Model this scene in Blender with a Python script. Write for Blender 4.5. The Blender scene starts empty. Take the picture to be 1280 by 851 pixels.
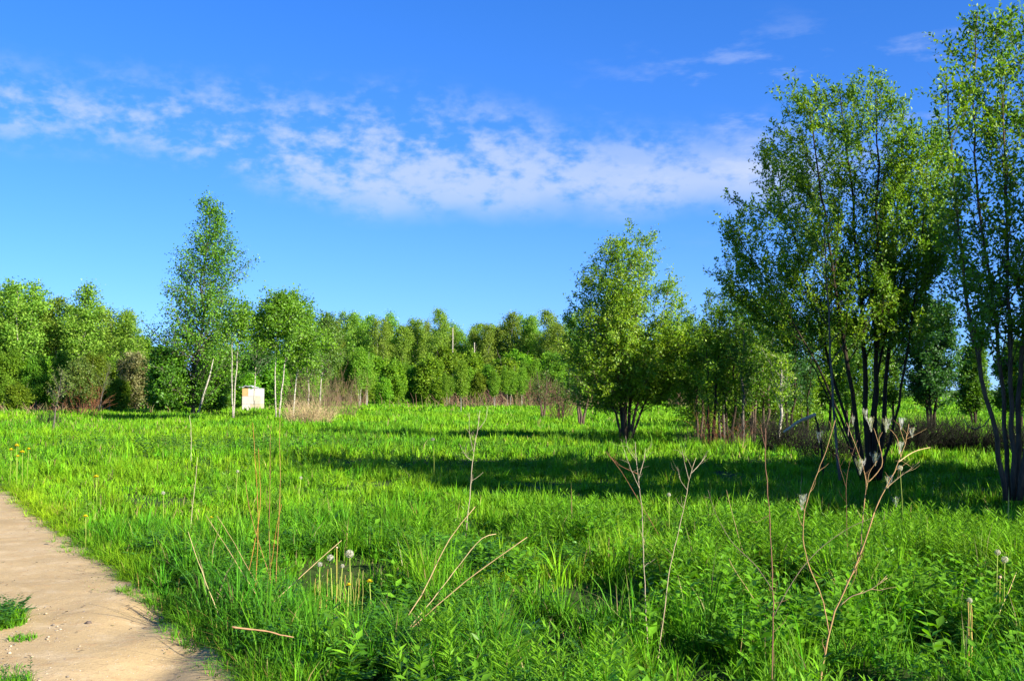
import bpy, math, random
import numpy as np
from mathutils import Vector

# ------------------------------------------------------------------ camera, sky, sun, exposure
scene = bpy.context.scene
C = scene.collection
F = 1372.0                      # focal length in photo pixels (1280 wide)
CX, CY, HY = 640.0, 425.5, 487.0
CAM_Z = 1.65
PITCH = math.atan((HY - CY) / F)
cam_data = bpy.data.cameras.new('camera')
cam_data.sensor_width = 36.0
cam_data.lens = 36.0 * F / 1280.0
cam_data.clip_start = 0.05
cam_data.clip_end = 12000
cam = bpy.data.objects.new('camera', cam_data)
C.objects.link(cam)
cam.location = (0, 0, CAM_Z)
cam.rotation_euler = (math.pi / 2 + PITCH, 0, 0)
scene.camera = cam

SUN_EL = math.radians(25)
SHX, SHY = -0.79, 0.61          # where shadows fall
_n = math.hypot(SHX, SHY); SHX /= _n; SHY /= _n
sun_dir = Vector((SHX * math.cos(SUN_EL), SHY * math.cos(SUN_EL), -math.sin(SUN_EL)))
sl = bpy.data.lights.new('sun', 'SUN')
sl.energy = 5.0
sl.angle = math.radians(0.53)
sl.color = (1.0, 0.93, 0.78)
so = bpy.data.objects.new('sun', sl)
C.objects.link(so)
so.rotation_euler = sun_dir.to_track_quat('-Z', 'Y').to_euler()
so.location = (30, -30, 30)

world = bpy.data.worlds.new('World')
scene.world = world
world.use_nodes = True


class NT:
    """A small helper for building node trees."""
    def __init__(s, tree):
        s.t = tree; s.t.nodes.clear()

    def n(s, typ, **kw):
        nd = s.t.nodes.new(typ)
        for k, v in kw.items():
            setattr(nd, k, v)
        return nd

    def put(s, sock, v):
        if hasattr(v, 'is_output'):
            s.t.links.new(v, sock)
        elif v is not None:
            sock.default_value = v

    def m(s, op, a, b=None, c=None, clamp=False):
        nd = s.n('ShaderNodeMath', operation=op, use_clamp=clamp)
        for i, v in enumerate((a, b, c)):
            if v is not None:
                s.put(nd.inputs[i], v)
        return nd.outputs[0]

    def noise(s, vec, scale, detail=3, rough=0.5, lac=2.0, out=0):
        nd = s.n('ShaderNodeTexNoise')
        if vec is not None:
            s.put(nd.inputs['Vector'], vec)
        nd.inputs['Scale'].default_value = scale
        nd.inputs['Detail'].default_value = detail
        nd.inputs['Roughness'].default_value = rough
        nd.inputs['Lacunarity'].default_value = lac
        return nd.outputs[out]

    def ramp(s, fac, stops):
        nd = s.n('ShaderNodeValToRGB')
        el = nd.color_ramp.elements
        while len(el) < len(stops):
            el.new(0.5)
        for e, (p, c) in zip(el, stops):
            e.position = p
            e.color = c if len(c) == 4 else (*c, 1)
        s.put(nd.inputs[0], fac)
        return nd.outputs[0]

    def smooth(s, v, lo, hi):
        nd = s.n('ShaderNodeMapRange', interpolation_type='SMOOTHSTEP')
        s.put(nd.inputs[0], v)
        nd.inputs[1].default_value = lo; nd.inputs[2].default_value = hi
        return nd.outputs[0]

    def mix(s, fac, a, b, blend='MIX'):
        nd = s.n('ShaderNodeMix', data_type='RGBA', blend_type=blend)
        s.put(nd.inputs[0], fac)
        s.put(nd.inputs[6], a if hasattr(a, 'is_output') else (*a, 1))
        s.put(nd.inputs[7], b if hasattr(b, 'is_output') else (*b, 1))
        return nd.outputs[2]

    def comb(s, x, y, z):
        nd = s.n('ShaderNodeCombineXYZ')
        for i, v in enumerate((x, y, z)):
            s.put(nd.inputs[i], v)
        return nd.outputs[0]


w = NT(world.node_tree)
sky = w.n('ShaderNodeTexSky', sky_type='NISHITA', sun_disc=False)
sky.sun_elevation = SUN_EL
sky.sun_rotation = math.atan2(-SHX, -SHY)
sky.altitude = 200
sky.air_density = 1.0
sky.dust_density = 0.35
sky.ozone_density = 2.6
tc0 = w.n('ShaderNodeTexCoord')
sp0 = w.n('ShaderNodeSeparateXYZ'); w.put(sp0.inputs[0], tc0.outputs['Generated'])
# the lowest, dusty degrees of the model sky are left out: this air is very clear
zl = w.m('ADD', w.m('MULTIPLY', w.m('MAXIMUM', sp0.outputs[2], 0.0), 1.0), 0.075)
vn = w.n('ShaderNodeVectorMath', operation='NORMALIZE')
w.put(vn.inputs[0], w.comb(sp0.outputs[0], sp0.outputs[1], zl))
w.put(sky.inputs['Vector'], vn.outputs[0]) if 'Vector' in sky.inputs else None
hs = w.n('ShaderNodeHueSaturation')
hs.inputs['Saturation'].default_value = 1.32
hs.inputs['Value'].default_value = 1.0
w.put(hs.inputs['Color'], sky.outputs[0])
tint = w.mix(1.0, hs.outputs[0], (1.0, 1.16, 1.75), 'MULTIPLY')
tc = w.n('ShaderNodeTexCoord')
sep = w.n('ShaderNodeSeparateXYZ'); w.put(sep.inputs[0], tc.outputs['Generated'])
az = w.m('ARCTAN2', sep.outputs[0], sep.outputs[1])
el = w.m('ARCSINE', sep.outputs[2])
warp = w.noise(w.comb(az, w.m('MULTIPLY', el, 1.6), 0.0), 14, 3, 0.55)
el_w = w.m('ADD', el, w.m('MULTIPLY', w.m('SUBTRACT', warp, 0.5), 0.035))
# the long bank of small clouds: its lower edge falls from left to right and then runs level
right = w.smooth(az, -0.36, -0.12)
low = w.m('SUBTRACT', 0.200, w.m('MULTIPLY', right, 0.044))
top = w.m('SUBTRACT', 0.268, w.m('MULTIPLY', w.smooth(az, -0.10, 0.12), 0.036))
dlo = w.m('SUBTRACT', el_w, low)
lower = w.smooth(dlo, -0.012, 0.030)
upper = w.m('SUBTRACT', 1.0, w.smooth(w.m('SUBTRACT', el_w, top), -0.050, 0.022))
ends = w.m('MULTIPLY', w.smooth(az, -0.75, -0.40), w.m('SUBTRACT', 1.0, w.smooth(az, 0.20, 0.36)))
band = w.m('MULTIPLY', w.m('MULTIPLY', lower, upper), ends)
core = w.m('MULTIPLY', w.smooth(az, -0.26, -0.06), w.m('SUBTRACT', 1.0, w.smooth(dlo, 0.03, 0.09)))
cv = w.comb(az, w.m('MULTIPLY', el, 1.7), 3.37)
big = w.noise(cv, 9, 4, 0.55)
cell = w.noise(cv, 36, 3, 0.55)
fine = w.noise(cv, 110, 4, 0.6)
dens = w.m('ADD', w.m('MULTIPLY', big, 0.42), w.m('ADD', w.m('MULTIPLY', cell, 1.0), w.m('MULTIPLY', fine, 0.42)))
dens = w.m('ADD', dens, w.m('MULTIPLY', core, 0.30))
dens = w.smooth(dens, 0.77, 1.25)
wisp_n = w.noise(w.comb(w.m('MULTIPLY', az, 1.0), w.m('MULTIPLY', el, 3.0), 9.0), 11, 5, 0.6)
wisp = w.m('MULTIPLY', w.smooth(wisp_n, 0.53, 0.72),
           w.m('MULTIPLY', w.smooth(el, 0.10, 0.24), w.m('SUBTRACT', 1.0, w.smooth(el, 0.27, 0.34))))
wisp = w.m('MULTIPLY', wisp, w.smooth(az, 0.02, 0.22))
fac = w.m('ADD', w.m('MULTIPLY', w.m('MULTIPLY', dens, band), 0.70), w.m('MULTIPLY', wisp, 0.35), clamp=True)
skyc = w.mix(fac, tint, (4.5, 5.2, 7.0))
bg = w.n('ShaderNodeBackground')
bg.inputs['Strength'].default_value = 0.05
w.put(bg.inputs['Color'], skyc)
wo = w.n('ShaderNodeOutputWorld')
w.put(wo.inputs[0], bg.outputs[0])

scene.view_settings.view_transform = 'Standard'
scene.view_settings.look = 'None'
scene.view_settings.gamma = 1.0
scene.view_settings.use_curve_mapping = False
scene.view_settings.exposure = 1.56
scene.render.engine = 'CYCLES'
cy = scene.cycles
cy.max_bounces = 6
cy.diffuse_bounces = 2
cy.glossy_bounces = 2
cy.transmission_bounces = 3
cy.transparent_max_bounces = 12
cy.use_denoising = True
cy.sample_clamp_indirect = 6.0

rng = np.random.default_rng(7)
random.seed(7)


# ------------------------------------------------------------------ noise, terrain, pixel maths
def _hash(ix, iy, seed):
    h = (ix.astype(np.int64) * 374761393 + iy.astype(np.int64) * 668265263 + seed * 1442695041) & 0xFFFFFFFF
    h = ((h ^ (h >> 13)) * 1274126177) & 0xFFFFFFFF
    return ((h ^ (h >> 16)) & 0xFFFF) / 65535.0


def vnoise(x, y, s, seed=0):
    x = np.asarray(x, float) / s; y = np.asarray(y, float) / s
    ix, iy = np.floor(x), np.floor(y)
    fx, fy = x - ix, y - iy
    fx = fx * fx * (3 - 2 * fx); fy = fy * fy * (3 - 2 * fy)
    a = _hash(ix, iy, seed); b = _hash(ix + 1, iy, seed)
    c = _hash(ix, iy + 1, seed); d = _hash(ix + 1, iy + 1, seed)
    return (a * (1 - fx) + b * fx) * (1 - fy) + (c * (1 - fx) + d * fx) * fy


def sstep(v, lo, hi):
    t = np.clip((np.asarray(v, float) - lo) / (hi - lo), 0, 1)
    return t * t * (3 - 2 * t)


# right edge of the path, in ground metres (x as a function of y)
PE_Y = np.array([-6, 0, 3, 4.6, 6.2, 8.0, 10.6, 14, 18.1, 24, 32])
PE_X = np.array([3.6, 0.9, -.22, -.82, -1.47, -2.45, -3.90, -5.95, -8.35, -12.0, -17.5])


def path_edge(y):
    return np.interp(y, PE_Y, PE_X)


def off_path(x, y):
    """Signed distance right of the path's right edge (negative: on the path)."""
    return (np.asarray(x, float) - path_edge(y)) * 0.87


PATH_W = 1.12


POCKETS = ((-1.50, 10.4, .62, 1.0), (-1.3, 8.8, .5, .5), (-3.3, 13.8, .45, .7), (.75, 9.1, .42, .9), (.25, 7.7, .30, .8), (1.05, 6.7, .45, .9), (1.9, 6.1, .40, .9), (2.7, 7.3, .36, .7), (-.35, 12.8, .5, .7),
           (2.2, 9.4, .36, .7), (-.75, 6.3, .26, .6), (-2.7, 9.0, .24, .6), (3.7, 9.8, .36, .7), (-5.0, 16.5, .5, .6), (1.6, 12.2, .45, .6), (-2.2, 7.4, .22, .6), (3.1, 6.2, .3, .7), (-1.6, 16, .6, .6), (3.6, 13.2, .5, .6))


def hollow(x, y):
    """Dips in the ground where little grows, open towards the path's side."""
    k = np.zeros_like(np.asarray(x, float))
    for hx, hy, r, a in POCKETS:
        k = np.maximum(k, a * np.exp(-(((x - hx) / r) ** 2 + ((y - hy + .5) / (1.4 * r + .4)) ** 2)))
    return k


def growth(x, y):
    """The taller growth standing round those dips."""
    k = np.zeros_like(np.asarray(x, float))
    for hx, hy, r, a in POCKETS:
        k = np.maximum(k, a * .30 * np.exp(-(((x - hx - .30 - r * .8) / .24) ** 2 + ((y - hy + .15) / .50) ** 2)))
        k = np.maximum(k, a * .20 * np.exp(-(((x - hx) / (r * 1.4)) ** 2 + ((y - hy - .35 - r * .7) / .28) ** 2)))
    return k


def tz(x, y):
    x = np.asarray(x, float); y = np.asarray(y, float)
    r = np.hypot(x, y)
    z = (vnoise(x, y, 3.1, 3) - .5) * .10 + (vnoise(x, y, 1.3, 4) - .5) * .03
    z = z + (vnoise(x, y, 9.0, 5) - .5) * .22 * sstep(y, 12, 30)
    z = z * (1 - sstep(r, 90, 200))
    o = off_path(x, y)
    near = np.where(y < 34, 1.0, 0.0)
    k = (1 - sstep(o, 0.0, .7)) * sstep(o, -PATH_W - .9, -PATH_W) * near
    k2 = (1 - sstep(o, 1.0, 3.0)) * sstep(o, -PATH_W - 3, -PATH_W - 1) * near
    z = z * (1 - .75 * k2)
    z = z - .05 * k
    z = z - .15 * hollow(x, y)
    # the far left ground is a little humpy
    z = z + .35 * np.exp(-(((x + 27) / 5) ** 2 + ((y - 62) / 6) ** 2)) + .25 * np.exp(-(((x + 16) / 4) ** 2 + ((y - 34) / 3) ** 2))
    return z


def ray(px, py):
    xc = (px - CX) / F; yc = -(py - CY) / F
    c, s = math.cos(PITCH), math.sin(PITCH)
    return np.array([xc, c - yc * s, s + yc * c])      # y forward, z up


def at(px, py, Y):
    """The point seen at a pixel, at distance Y along the view's ground axis."""
    d = ray(px, py)
    k = Y / d[1]
    return np.array([d[0] * k, Y, CAM_Z + d[2] * k])


def dist_of(py, top=.32):
    """How far a thing stands whose foot disappears in the grass at that pixel row."""
    d = ray(CX, py)
    return (CAM_Z - top) / (-d[2]) * d[1]


# ------------------------------------------------------------------ mesh building
def mesh_of(name, V, sizes, loops, mats, col=None, mat_idx=None, smooth=False):
    V = np.asarray(V, np.float32)
    me = bpy.data.meshes.new(name)
    me.vertices.add(len(V))
    me.vertices.foreach_set('co', V.ravel())
    loops = np.asarray(loops, np.int32).ravel()
    sizes = np.asarray(sizes, np.int32).ravel()
    me.loops.add(len(loops))
    me.loops.foreach_set('vertex_index', loops)
    me.polygons.add(len(sizes))
    starts = np.concatenate([[0], np.cumsum(sizes)[:-1]]).astype(np.int32)
    me.polygons.foreach_set('loop_start', starts)
    if smooth:
        me.polygons.foreach_set('use_smooth', np.ones(len(sizes), bool))
    for m_ in (mats if isinstance(mats, (list, tuple)) else [mats]):
        me.materials.append(m_)
    if mat_idx is not None:
        me.polygons.foreach_set('material_index', np.asarray(mat_idx, np.int32))
    me.update(calc_edges=True)
    if col is not None:
        a = me.attributes.new('col', 'FLOAT_COLOR', 'POINT')
        c4 = np.ones((len(V), 4), np.float32); c4[:, :3] = col
        a.data.foreach_set('color', c4.ravel())
    return me


class Geo:
    """Collects pieces and makes ONE mesh object of them."""
    def __init__(s):
        s.V = []; s.S = []; s.L = []; s.Cc = []; s.n = 0

    def add(s, V, sizes, loops, col=(.5, .5, .5)):
        V = np.asarray(V, float)
        s.V.append(V); s.S.append(np.asarray(sizes).ravel()); s.L.append(np.asarray(loops).ravel() + s.n)
        c = np.empty((len(V), 3)); c[:] = col
        s.Cc.append(c); s.n += len(V)

    def tube(s, pts, rad, n=6, col=(.5, .5, .5), cap=True):
        pts = np.asarray(pts, float); k = len(pts)
        rad = np.broadcast_to(np.asarray(rad, float), (k,))
        t = np.gradient(pts, axis=0)
        t /= np.maximum(np.linalg.norm(t, axis=1, keepdims=True), 1e-9)
        ref = np.array([0.31, 0.77, 0.55]) if abs(t[0] @ np.array([0.31, 0.77, 0.55])) < .9 else np.array([1., 0, 0])
        a = np.cross(t, ref); a /= np.maximum(np.linalg.norm(a, axis=1, keepdims=True), 1e-9)
        b = np.cross(t, a)
        th = np.arange(n) * 2 * math.pi / n
        ring = pts[:, None, :] + rad[:, None, None] * (np.cos(th)[None, :, None] * a[:, None, :] + np.sin(th)[None, :, None] * b[:, None, :])
        V = ring.reshape(-1, 3)
        i = np.arange(k - 1)[:, None] * n; j = np.arange(n)[None, :]; j2 = (j + 1) % n
        q = np.stack([i + j, i + j2, i + n + j2, i + n + j], -1).reshape(-1, 4)
        sizes = [4] * len(q); loops = list(q.ravel())
        if cap:
            sizes += [n, n]
            loops += list(range(n))[::-1] + list(range((k - 1) * n, k * n))
        s.add(V, sizes, loops, col)

    def ball(s, c, r, col=(.5, .5, .5), nu=8, nv=5, squash=1.0):
        V = [(c[0], c[1], c[2] + r * squash)]
        for iv in range(1, nv):
            ph = math.pi * iv / nv
            for iu in range(nu):
                a = 2 * math.pi * iu / nu
                V.append((c[0] + r * math.sin(ph) * math.cos(a), c[1] + r * math.sin(ph) * math.sin(a), c[2] + r * squash * math.cos(ph)))
        V.append((c[0], c[1], c[2] - r * squash))
        sz, lp = [], []
        for iu in range(nu):
            u2 = (iu + 1) % nu
            sz.append(3); lp += [0, 1 + iu, 1 + u2]
            for iv in range(nv - 2):
                b0 = 1 + iv * nu
                sz.append(4); lp += [b0 + iu, b0 + nu + iu, b0 + nu + u2, b0 + u2]
            b0 = 1 + (nv - 2) * nu
            sz.append(3); lp += [b0 + iu, len(V) - 1, b0 + u2]
        s.add(V, sz, lp, col)

    def box(s, lo, hi, col=(.5, .5, .5)):
        x0, y0, z0 = lo; x1, y1, z1 = hi
        V = [(x0, y0, z0), (x1, y0, z0), (x1, y1, z0), (x0, y1, z0), (x0, y0, z1), (x1, y0, z1), (x1, y1, z1), (x0, y1, z1)]
        s.add(V, [4] * 6, [0, 3, 2, 1, 4, 5, 6, 7, 0, 1, 5, 4, 1, 2, 6, 5, 2, 3, 7, 6, 3, 0, 4, 7], col)

    def leaves(s, pos, d, up, L, W, col, fold=.25):
        """Many folded leaves: base pos, direction d, face normal up, length L, width W."""
        n = len(pos)
        d = d / np.maximum(np.linalg.norm(d, axis=1, keepdims=True), 1e-9)
        sd = np.cross(d, up); sd /= np.maximum(np.linalg.norm(sd, axis=1, keepdims=True), 1e-9)
        nm = np.cross(sd, d)
        L = np.broadcast_to(L, (n,))[:, None]; W = np.broadcast_to(W, (n,))[:, None]
        V = np.empty((n, 4, 3))
        V[:, 0] = pos
        V[:, 1] = pos + d * L * .45 + sd * W * .5 + nm * W * fold
        V[:, 2] = pos + d * L
        V[:, 3] = pos + d * L * .45 - sd * W * .5 + nm * W * fold
        cc = np.repeat(np.broadcast_to(col, (n, 3))[:, None, :], 4, 1).reshape(-1, 3)
        q = np.arange(n)[:, None] * 4
        tri = np.concatenate([q, q + 1, q + 2, q, q + 2, q + 3], 1)
        s.add(V.reshape(-1, 3), np.full(2 * n, 3), tri.ravel(), cc)

    def mesh(s, name, mats, smooth=False):
        return mesh_of(name, np.concatenate(s.V), np.concatenate(s.S), np.concatenate(s.L), mats, np.concatenate(s.Cc), smooth=smooth)

    def obj(s, name, mats, parent=None, smooth=False):
        o = bpy.data.objects.new(name, s.mesh(name, mats, smooth))
        C.objects.link(o)
        if parent:
            o.parent = parent
        return o


def tag(o, label=None, cat=None, group=None, kind=None):
    for k, v in (('label', label), ('category', cat), ('group', group), ('kind', kind)):
        if v:
            o[k] = v
    return o


def thing(name, loc, label, cat, group=None):
    o = bpy.data.objects.new(name, None)
    o.empty_display_size = .1
    C.objects.link(o)
    o.location = tuple(float(v) for v in loc)
    return tag(o, label, cat, group)


# ------------------------------------------------------------------ materials
def leaf_material(name, trans=.42, rough=.5, spec=.3, vary=0.0, sat=1.0):
    m = bpy.data.materials.new(name); m.use_nodes = True
    t = NT(m.node_tree)
    at_ = t.n('ShaderNodeAttribute', attribute_name='col')
    col = at_.outputs['Color']
    if vary:
        oi = t.n('ShaderNodeObjectInfo')
        h = t.n('ShaderNodeHueSaturation')
        t.put(h.inputs['Hue'], t.m('ADD', .5, t.m('MULTIPLY', t.m('SUBTRACT', oi.outputs['Random'], .5), .05 * vary)))
        t.put(h.inputs['Value'], t.m('ADD', 1 - .3 * vary, t.m('MULTIPLY', oi.outputs['Random'], .6 * vary)))
        t.put(h.inputs['Color'], col); col = h.outputs[0]
    p = t.n('ShaderNodeBsdfPrincipled')
    t.put(p.inputs['Base Color'], col)
    p.inputs['Roughness'].default_value = rough
    p.inputs['Specular IOR Level'].default_value = spec
    tr = t.n('ShaderNodeBsdfTranslucent')
    t.put(tr.inputs[0], t.mix(1.0, col, (1.22, 1.28, .42), 'MULTIPLY'))
    mx = t.n('ShaderNodeMixShader'); mx.inputs[0].default_value = trans
    t.put(mx.inputs[1], p.outputs[0]); t.put(mx.inputs[2], tr.outputs[0])
    o = t.n('ShaderNodeOutputMaterial'); t.put(o.inputs[0], mx.outputs[0])
    return m


def bark_material(name, base, dark, scale=18, stretch=.25, birch=False, rough=.85):
    m = bpy.data.materials.new(name); m.use_nodes = True
    t = NT(m.node_tree)
    tc_ = t.n('ShaderNodeTexCoord')
    mp = t.n('ShaderNodeMapping'); t.put(mp.inputs[0], tc_.outputs['Object'])
    mp.inputs['Scale'].default_value = (1, 1, 4.0 if birch else stretch)
    nz = t.noise(mp.outputs[0], scale, 4, .65)
    col = t.ramp(nz, [(.40, dark), (.50, base)] if birch else [(.3, dark), (.7, base)])
    p = t.n('ShaderNodeBsdfPrincipled')
    t.put(p.inputs['Base Color'], col)
    p.inputs['Roughness'].default_value = rough
    p.inputs['Specular IOR Level'].default_value = .2
    bp = t.n('ShaderNodeBump'); bp.inputs['Strength'].default_value = .5; bp.inputs['Distance'].default_value = .01
    t.put(bp.inputs['Height'], nz); t.put(p.inputs['Normal'], bp.outputs[0])
    o = t.n('ShaderNodeOutputMaterial'); t.put(o.inputs[0], p.outputs[0])
    return m


def attr_material(name, rough=.8, spec=.2, var=.25, scale=30):
    """Colour from the mesh, broken up by fine noise."""
    m = bpy.data.materials.new(name); m.use_nodes = True
    t = NT(m.node_tree)
    at_ = t.n('ShaderNodeAttribute', attribute_name='col')
    tc_ = t.n('ShaderNodeTexCoord')
    nz = t.noise(tc_.outputs['Object'], scale, 3, .6)
    f = t.m('ADD', 1 - var, t.m('MULTIPLY', nz, 2 * var))
    col = t.mix(1.0, at_.outputs['Color'], t.comb(f, f, f), 'MULTIPLY')
    p = t.n('ShaderNodeBsdfPrincipled')
    t.put(p.inputs['Base Color'], col)
    p.inputs['Roughness'].default_value = rough
    p.inputs['Specular IOR Level'].default_value = spec
    o = t.n('ShaderNodeOutputMaterial'); t.put(o.inputs[0], p.outputs[0])
    return m


M_leaf = leaf_material('leaf', .45, .45, .35)
M_leaf_far = leaf_material('leaf_far', .48, .6, .2, vary=1.0)
M_grass = leaf_material('grass_blade', .30, .6, .15)
M_bark_dark = bark_material('bark_dark', (.050, .035, .019), (.016, .012, .007), 22)
M_bark_grey = bark_material('bark_grey', (.15, .13, .10), (.05, .042, .034), 22)
M_bark_brown = bark_material('bark_brown', (.12, .085, .055), (.04, .028, .02), 20)
M_birch = bark_material('birch_bark', (.37, .34, .27), (.06, .05, .04), 9, birch=True)
M_dry = attr_material('dry_stem', .8, .2, .25, 40)
M_petal = leaf_material('petal', .25, .6, .2)
M_fluff = leaf_material('seed_fluff', .5, .9, .05)
M_web = leaf_material('cobweb_veil', .4, .9, .05)
t = NT.__new__(NT); t.t = M_web.node_tree
out_ = [n_ for n_ in t.t.nodes if n_.type == 'OUTPUT_MATERIAL'][0]
surf = out_.inputs[0].links[0].from_socket
tc_ = t.n('ShaderNodeTexCoord')
mpw = t.n('ShaderNodeMapping'); t.put(mpw.inputs[0], tc_.outputs['Object']); mpw.inputs['Scale'].default_value = (1, 1, .4)
holes = t.smooth(t.noise(mpw.outputs[0], 130, 4, .7), .38, .70)
tp_ = t.n('ShaderNodeBsdfTransparent'); mx = t.n('ShaderNodeMixShader')
t.put(mx.inputs[0], t.m('MULTIPLY', holes, .55)); t.put(mx.inputs[1], tp_.outputs[0]); t.put(mx.inputs[2], surf)
t.put(out_.inputs[0], mx.outputs[0])

# soil and far meadow
M_ground = bpy.data.materials.new('meadow_soil'); M_ground.use_nodes = True
t = NT(M_ground.node_tree)
gg = t.n('ShaderNodeNewGeometry')
nz1 = t.noise(gg.outputs['Position'], .35, 5, .6)
nz2 = t.noise(gg.outputs['Position'], 6.0, 5, .65)
c1 = t.ramp(nz2, [(.25, (.018, .028, .006)), (.5, (.030, .055, .010)), (.75, (.050, .050, .020))])
c2 = t.ramp(nz1, [(.3, (.055, .12, .014)), (.7, (.085, .16, .022))])
sp = t.n('ShaderNodeSeparateXYZ'); t.put(sp.inputs[0], gg.outputs['Position'])
cg = t.mix(t.smooth(sp.outputs[1], 20, 80), c1, c2)
p = t.n('ShaderNodeBsdfPrincipled'); t.put(p.inputs['Base Color'], cg)
p.inputs['Roughness'].default_value = .95; p.inputs['Specular IOR Level'].default_value = .1
bp = t.n('ShaderNodeBump'); bp.inputs['Strength'].default_value = .8; bp.inputs['Distance'].default_value = .05
t.put(bp.inputs['Height'], nz2); t.put(p.inputs['Normal'], bp.outputs[0])
o = t.n('ShaderNodeOutputMaterial'); t.put(o.inputs[0], p.outputs[0])

# sandy trodden path
M_path = bpy.data.materials.new('sandy_path'); M_path.use_nodes = True
t = NT(M_path.node_tree)
gg = t.n('ShaderNodeNewGeometry')
pos = gg.outputs['Position']
a1 = t.noise(pos, 1.1, 4, .55)
a2 = t.noise(pos, 9, 5, .65)
a3 = t.noise(pos, 70, 3, .7)
base = t.ramp(a1, [(.3, (.34, .245, .120)), (.55, (.405, .295, .15)), (.75, (.46, .35, .20))])
base = t.mix(t.smooth(a2, .52, .72), base, (.38, .25, .12))
a4 = t.noise(pos, 3.2, 4, .6)
base = t.mix(t.m('MULTIPLY', t.smooth(a4, .5, .7), .5), base, (.50, .39, .24))
base = t.mix(t.m('MULTIPLY', t.smooth(a3, .54, .70), .7), base, (.24, .17, .10))
vo = t.n('ShaderNodeTexVoronoi'); t.put(vo.inputs['Vector'], pos); vo.inputs['Scale'].default_value = 55
peb = t.m('SUBTRACT', 1.0, t.smooth(vo.outputs['Distance'], .12, .30))
sepc = t.n('ShaderNodeSeparateColor'); t.put(sepc.inputs[0], vo.outputs['Color'])
peb = t.m('MULTIPLY', peb, t.smooth(sepc.outputs[0], .80, .86))
a5 = t.noise(pos, 26, 3, .6)
base = t.mix(t.m('MULTIPLY', t.smooth(a5, .55, .68), .45), base, (.27, .19, .10))
base = t.mix(peb, base, (.50, .45, .38))
p = t.n('ShaderNodeBsdfPrincipled'); t.put(p.inputs['Base Color'], base)
p.inputs['Roughness'].default_value = .95; p.inputs['Specular IOR Level'].default_value = .15
hgt = t.m('ADD', t.m('MULTIPLY', a2, 1.0), t.m('ADD', t.m('MULTIPLY', a3, .35), t.m('MULTIPLY', peb, .5)))
bp = t.n('ShaderNodeBump'); bp.inputs['Strength'].default_value = .5; bp.inputs['Distance'].default_value = .018
t.put(bp.inputs['Height'], hgt); t.put(p.inputs['Normal'], bp.outputs[0])
o = t.n('ShaderNodeOutputMaterial'); t.put(o.inputs[0], p.outputs[0])

# ------------------------------------------------------------------ ground and path
s_ = np.linspace(-1, 1, 421)
gx = np.sinh(s_ * 7.6) / math.sinh(7.6) * 3000
gy = np.sinh(s_ * 7.6) / math.sinh(7.6) * 3000 + 9
X, Y = np.meshgrid(gx, gy)
V = np.stack([X, Y, tz(X, Y)], -1).reshape(-1, 3)
nx = len(gx)
i = np.arange(len(gy) - 1)[:, None] * nx + np.arange(nx - 1)[None, :]
q = np.stack([i, i + 1, i + 1 + nx, i + nx], -1).reshape(-1, 4)
o = bpy.data.objects.new('ground', mesh_of('ground', V, np.full(len(q), 4), q, M_ground, smooth=True))
C.objects.link(o); tag(o, kind='structure')

py_ = np.arange(-6, 31, .07)
us = np.linspace(0, 1, 26)
xr = path_edge(py_) + .30 + (vnoise(py_, py_ * 0, .5, 21) - .5) * .10
xl = path_edge(py_) - (PATH_W + .75) / .87 - (vnoise(py_, py_ * 0, .6, 23) - .5) * .35 - (vnoise(py_, py_ * 0, .2, 24) - .5) * .12
X = xl[:, None] + (xr - xl)[:, None] * us[None, :]
Y = np.repeat(py_[:, None], len(us), 1)
Z = tz(X, Y) + .012 - .05 * (us[None, :] > .93) + (vnoise(X, Y, .25, 25) - .5) * .018
Z[:, 0] -= .03; Z[:, -1] -= .03
V = np.stack([X, Y, Z], -1).reshape(-1, 3); nx = len(us)
i = np.arange(len(py_) - 1)[:, None] * nx + np.arange(nx - 1)[None, :]
q = np.stack([i, i + 1, i + 1 + nx, i + nx], -1).reshape(-1, 4)
o = bpy.data.objects.new('path', mesh_of('path', V, np.full(len(q), 4), q, M_path, smooth=True))
C.objects.link(o); tag(o, kind='structure')


# ------------------------------------------------------------------ grass
def in_view(n_per_m2, r0, r1, half=34.0):
    a0, a1 = math.radians(90 - half), math.radians(90 + half)
    n = int((a1 - a0) * (r1 * r1 - r0 * r0) / 2 * n_per_m2)
    a = rng.uniform(a0, a1, n)
    r = np.sqrt(rng.uniform(r0 * r0, r1 * r1, n))
    return r * np.cos(a), r * np.sin(a)


def sward_height(x, y):
    h = .08 + .34 * vnoise(x, y, 1.3, 31) ** 1.3 + .32 * (vnoise(x, y, .45, 32) - .38)
    h = h * (1 - .62 * sstep(hollow(x, y), .1, .7)) + growth(x, y) + .10 * np.clip(vnoise(x, y, .8, 33) - .62, 0, 1) * 2
    h = h + .05 * sstep(y, 20, 40) - .02
    e = off_path(x, y)
    h = h * np.where(y < 32, np.clip(.30 + .85 * sstep(e, .02, .30), 0, 1.1), 1.0)
    return np.clip(h, .05, .66)


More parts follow.
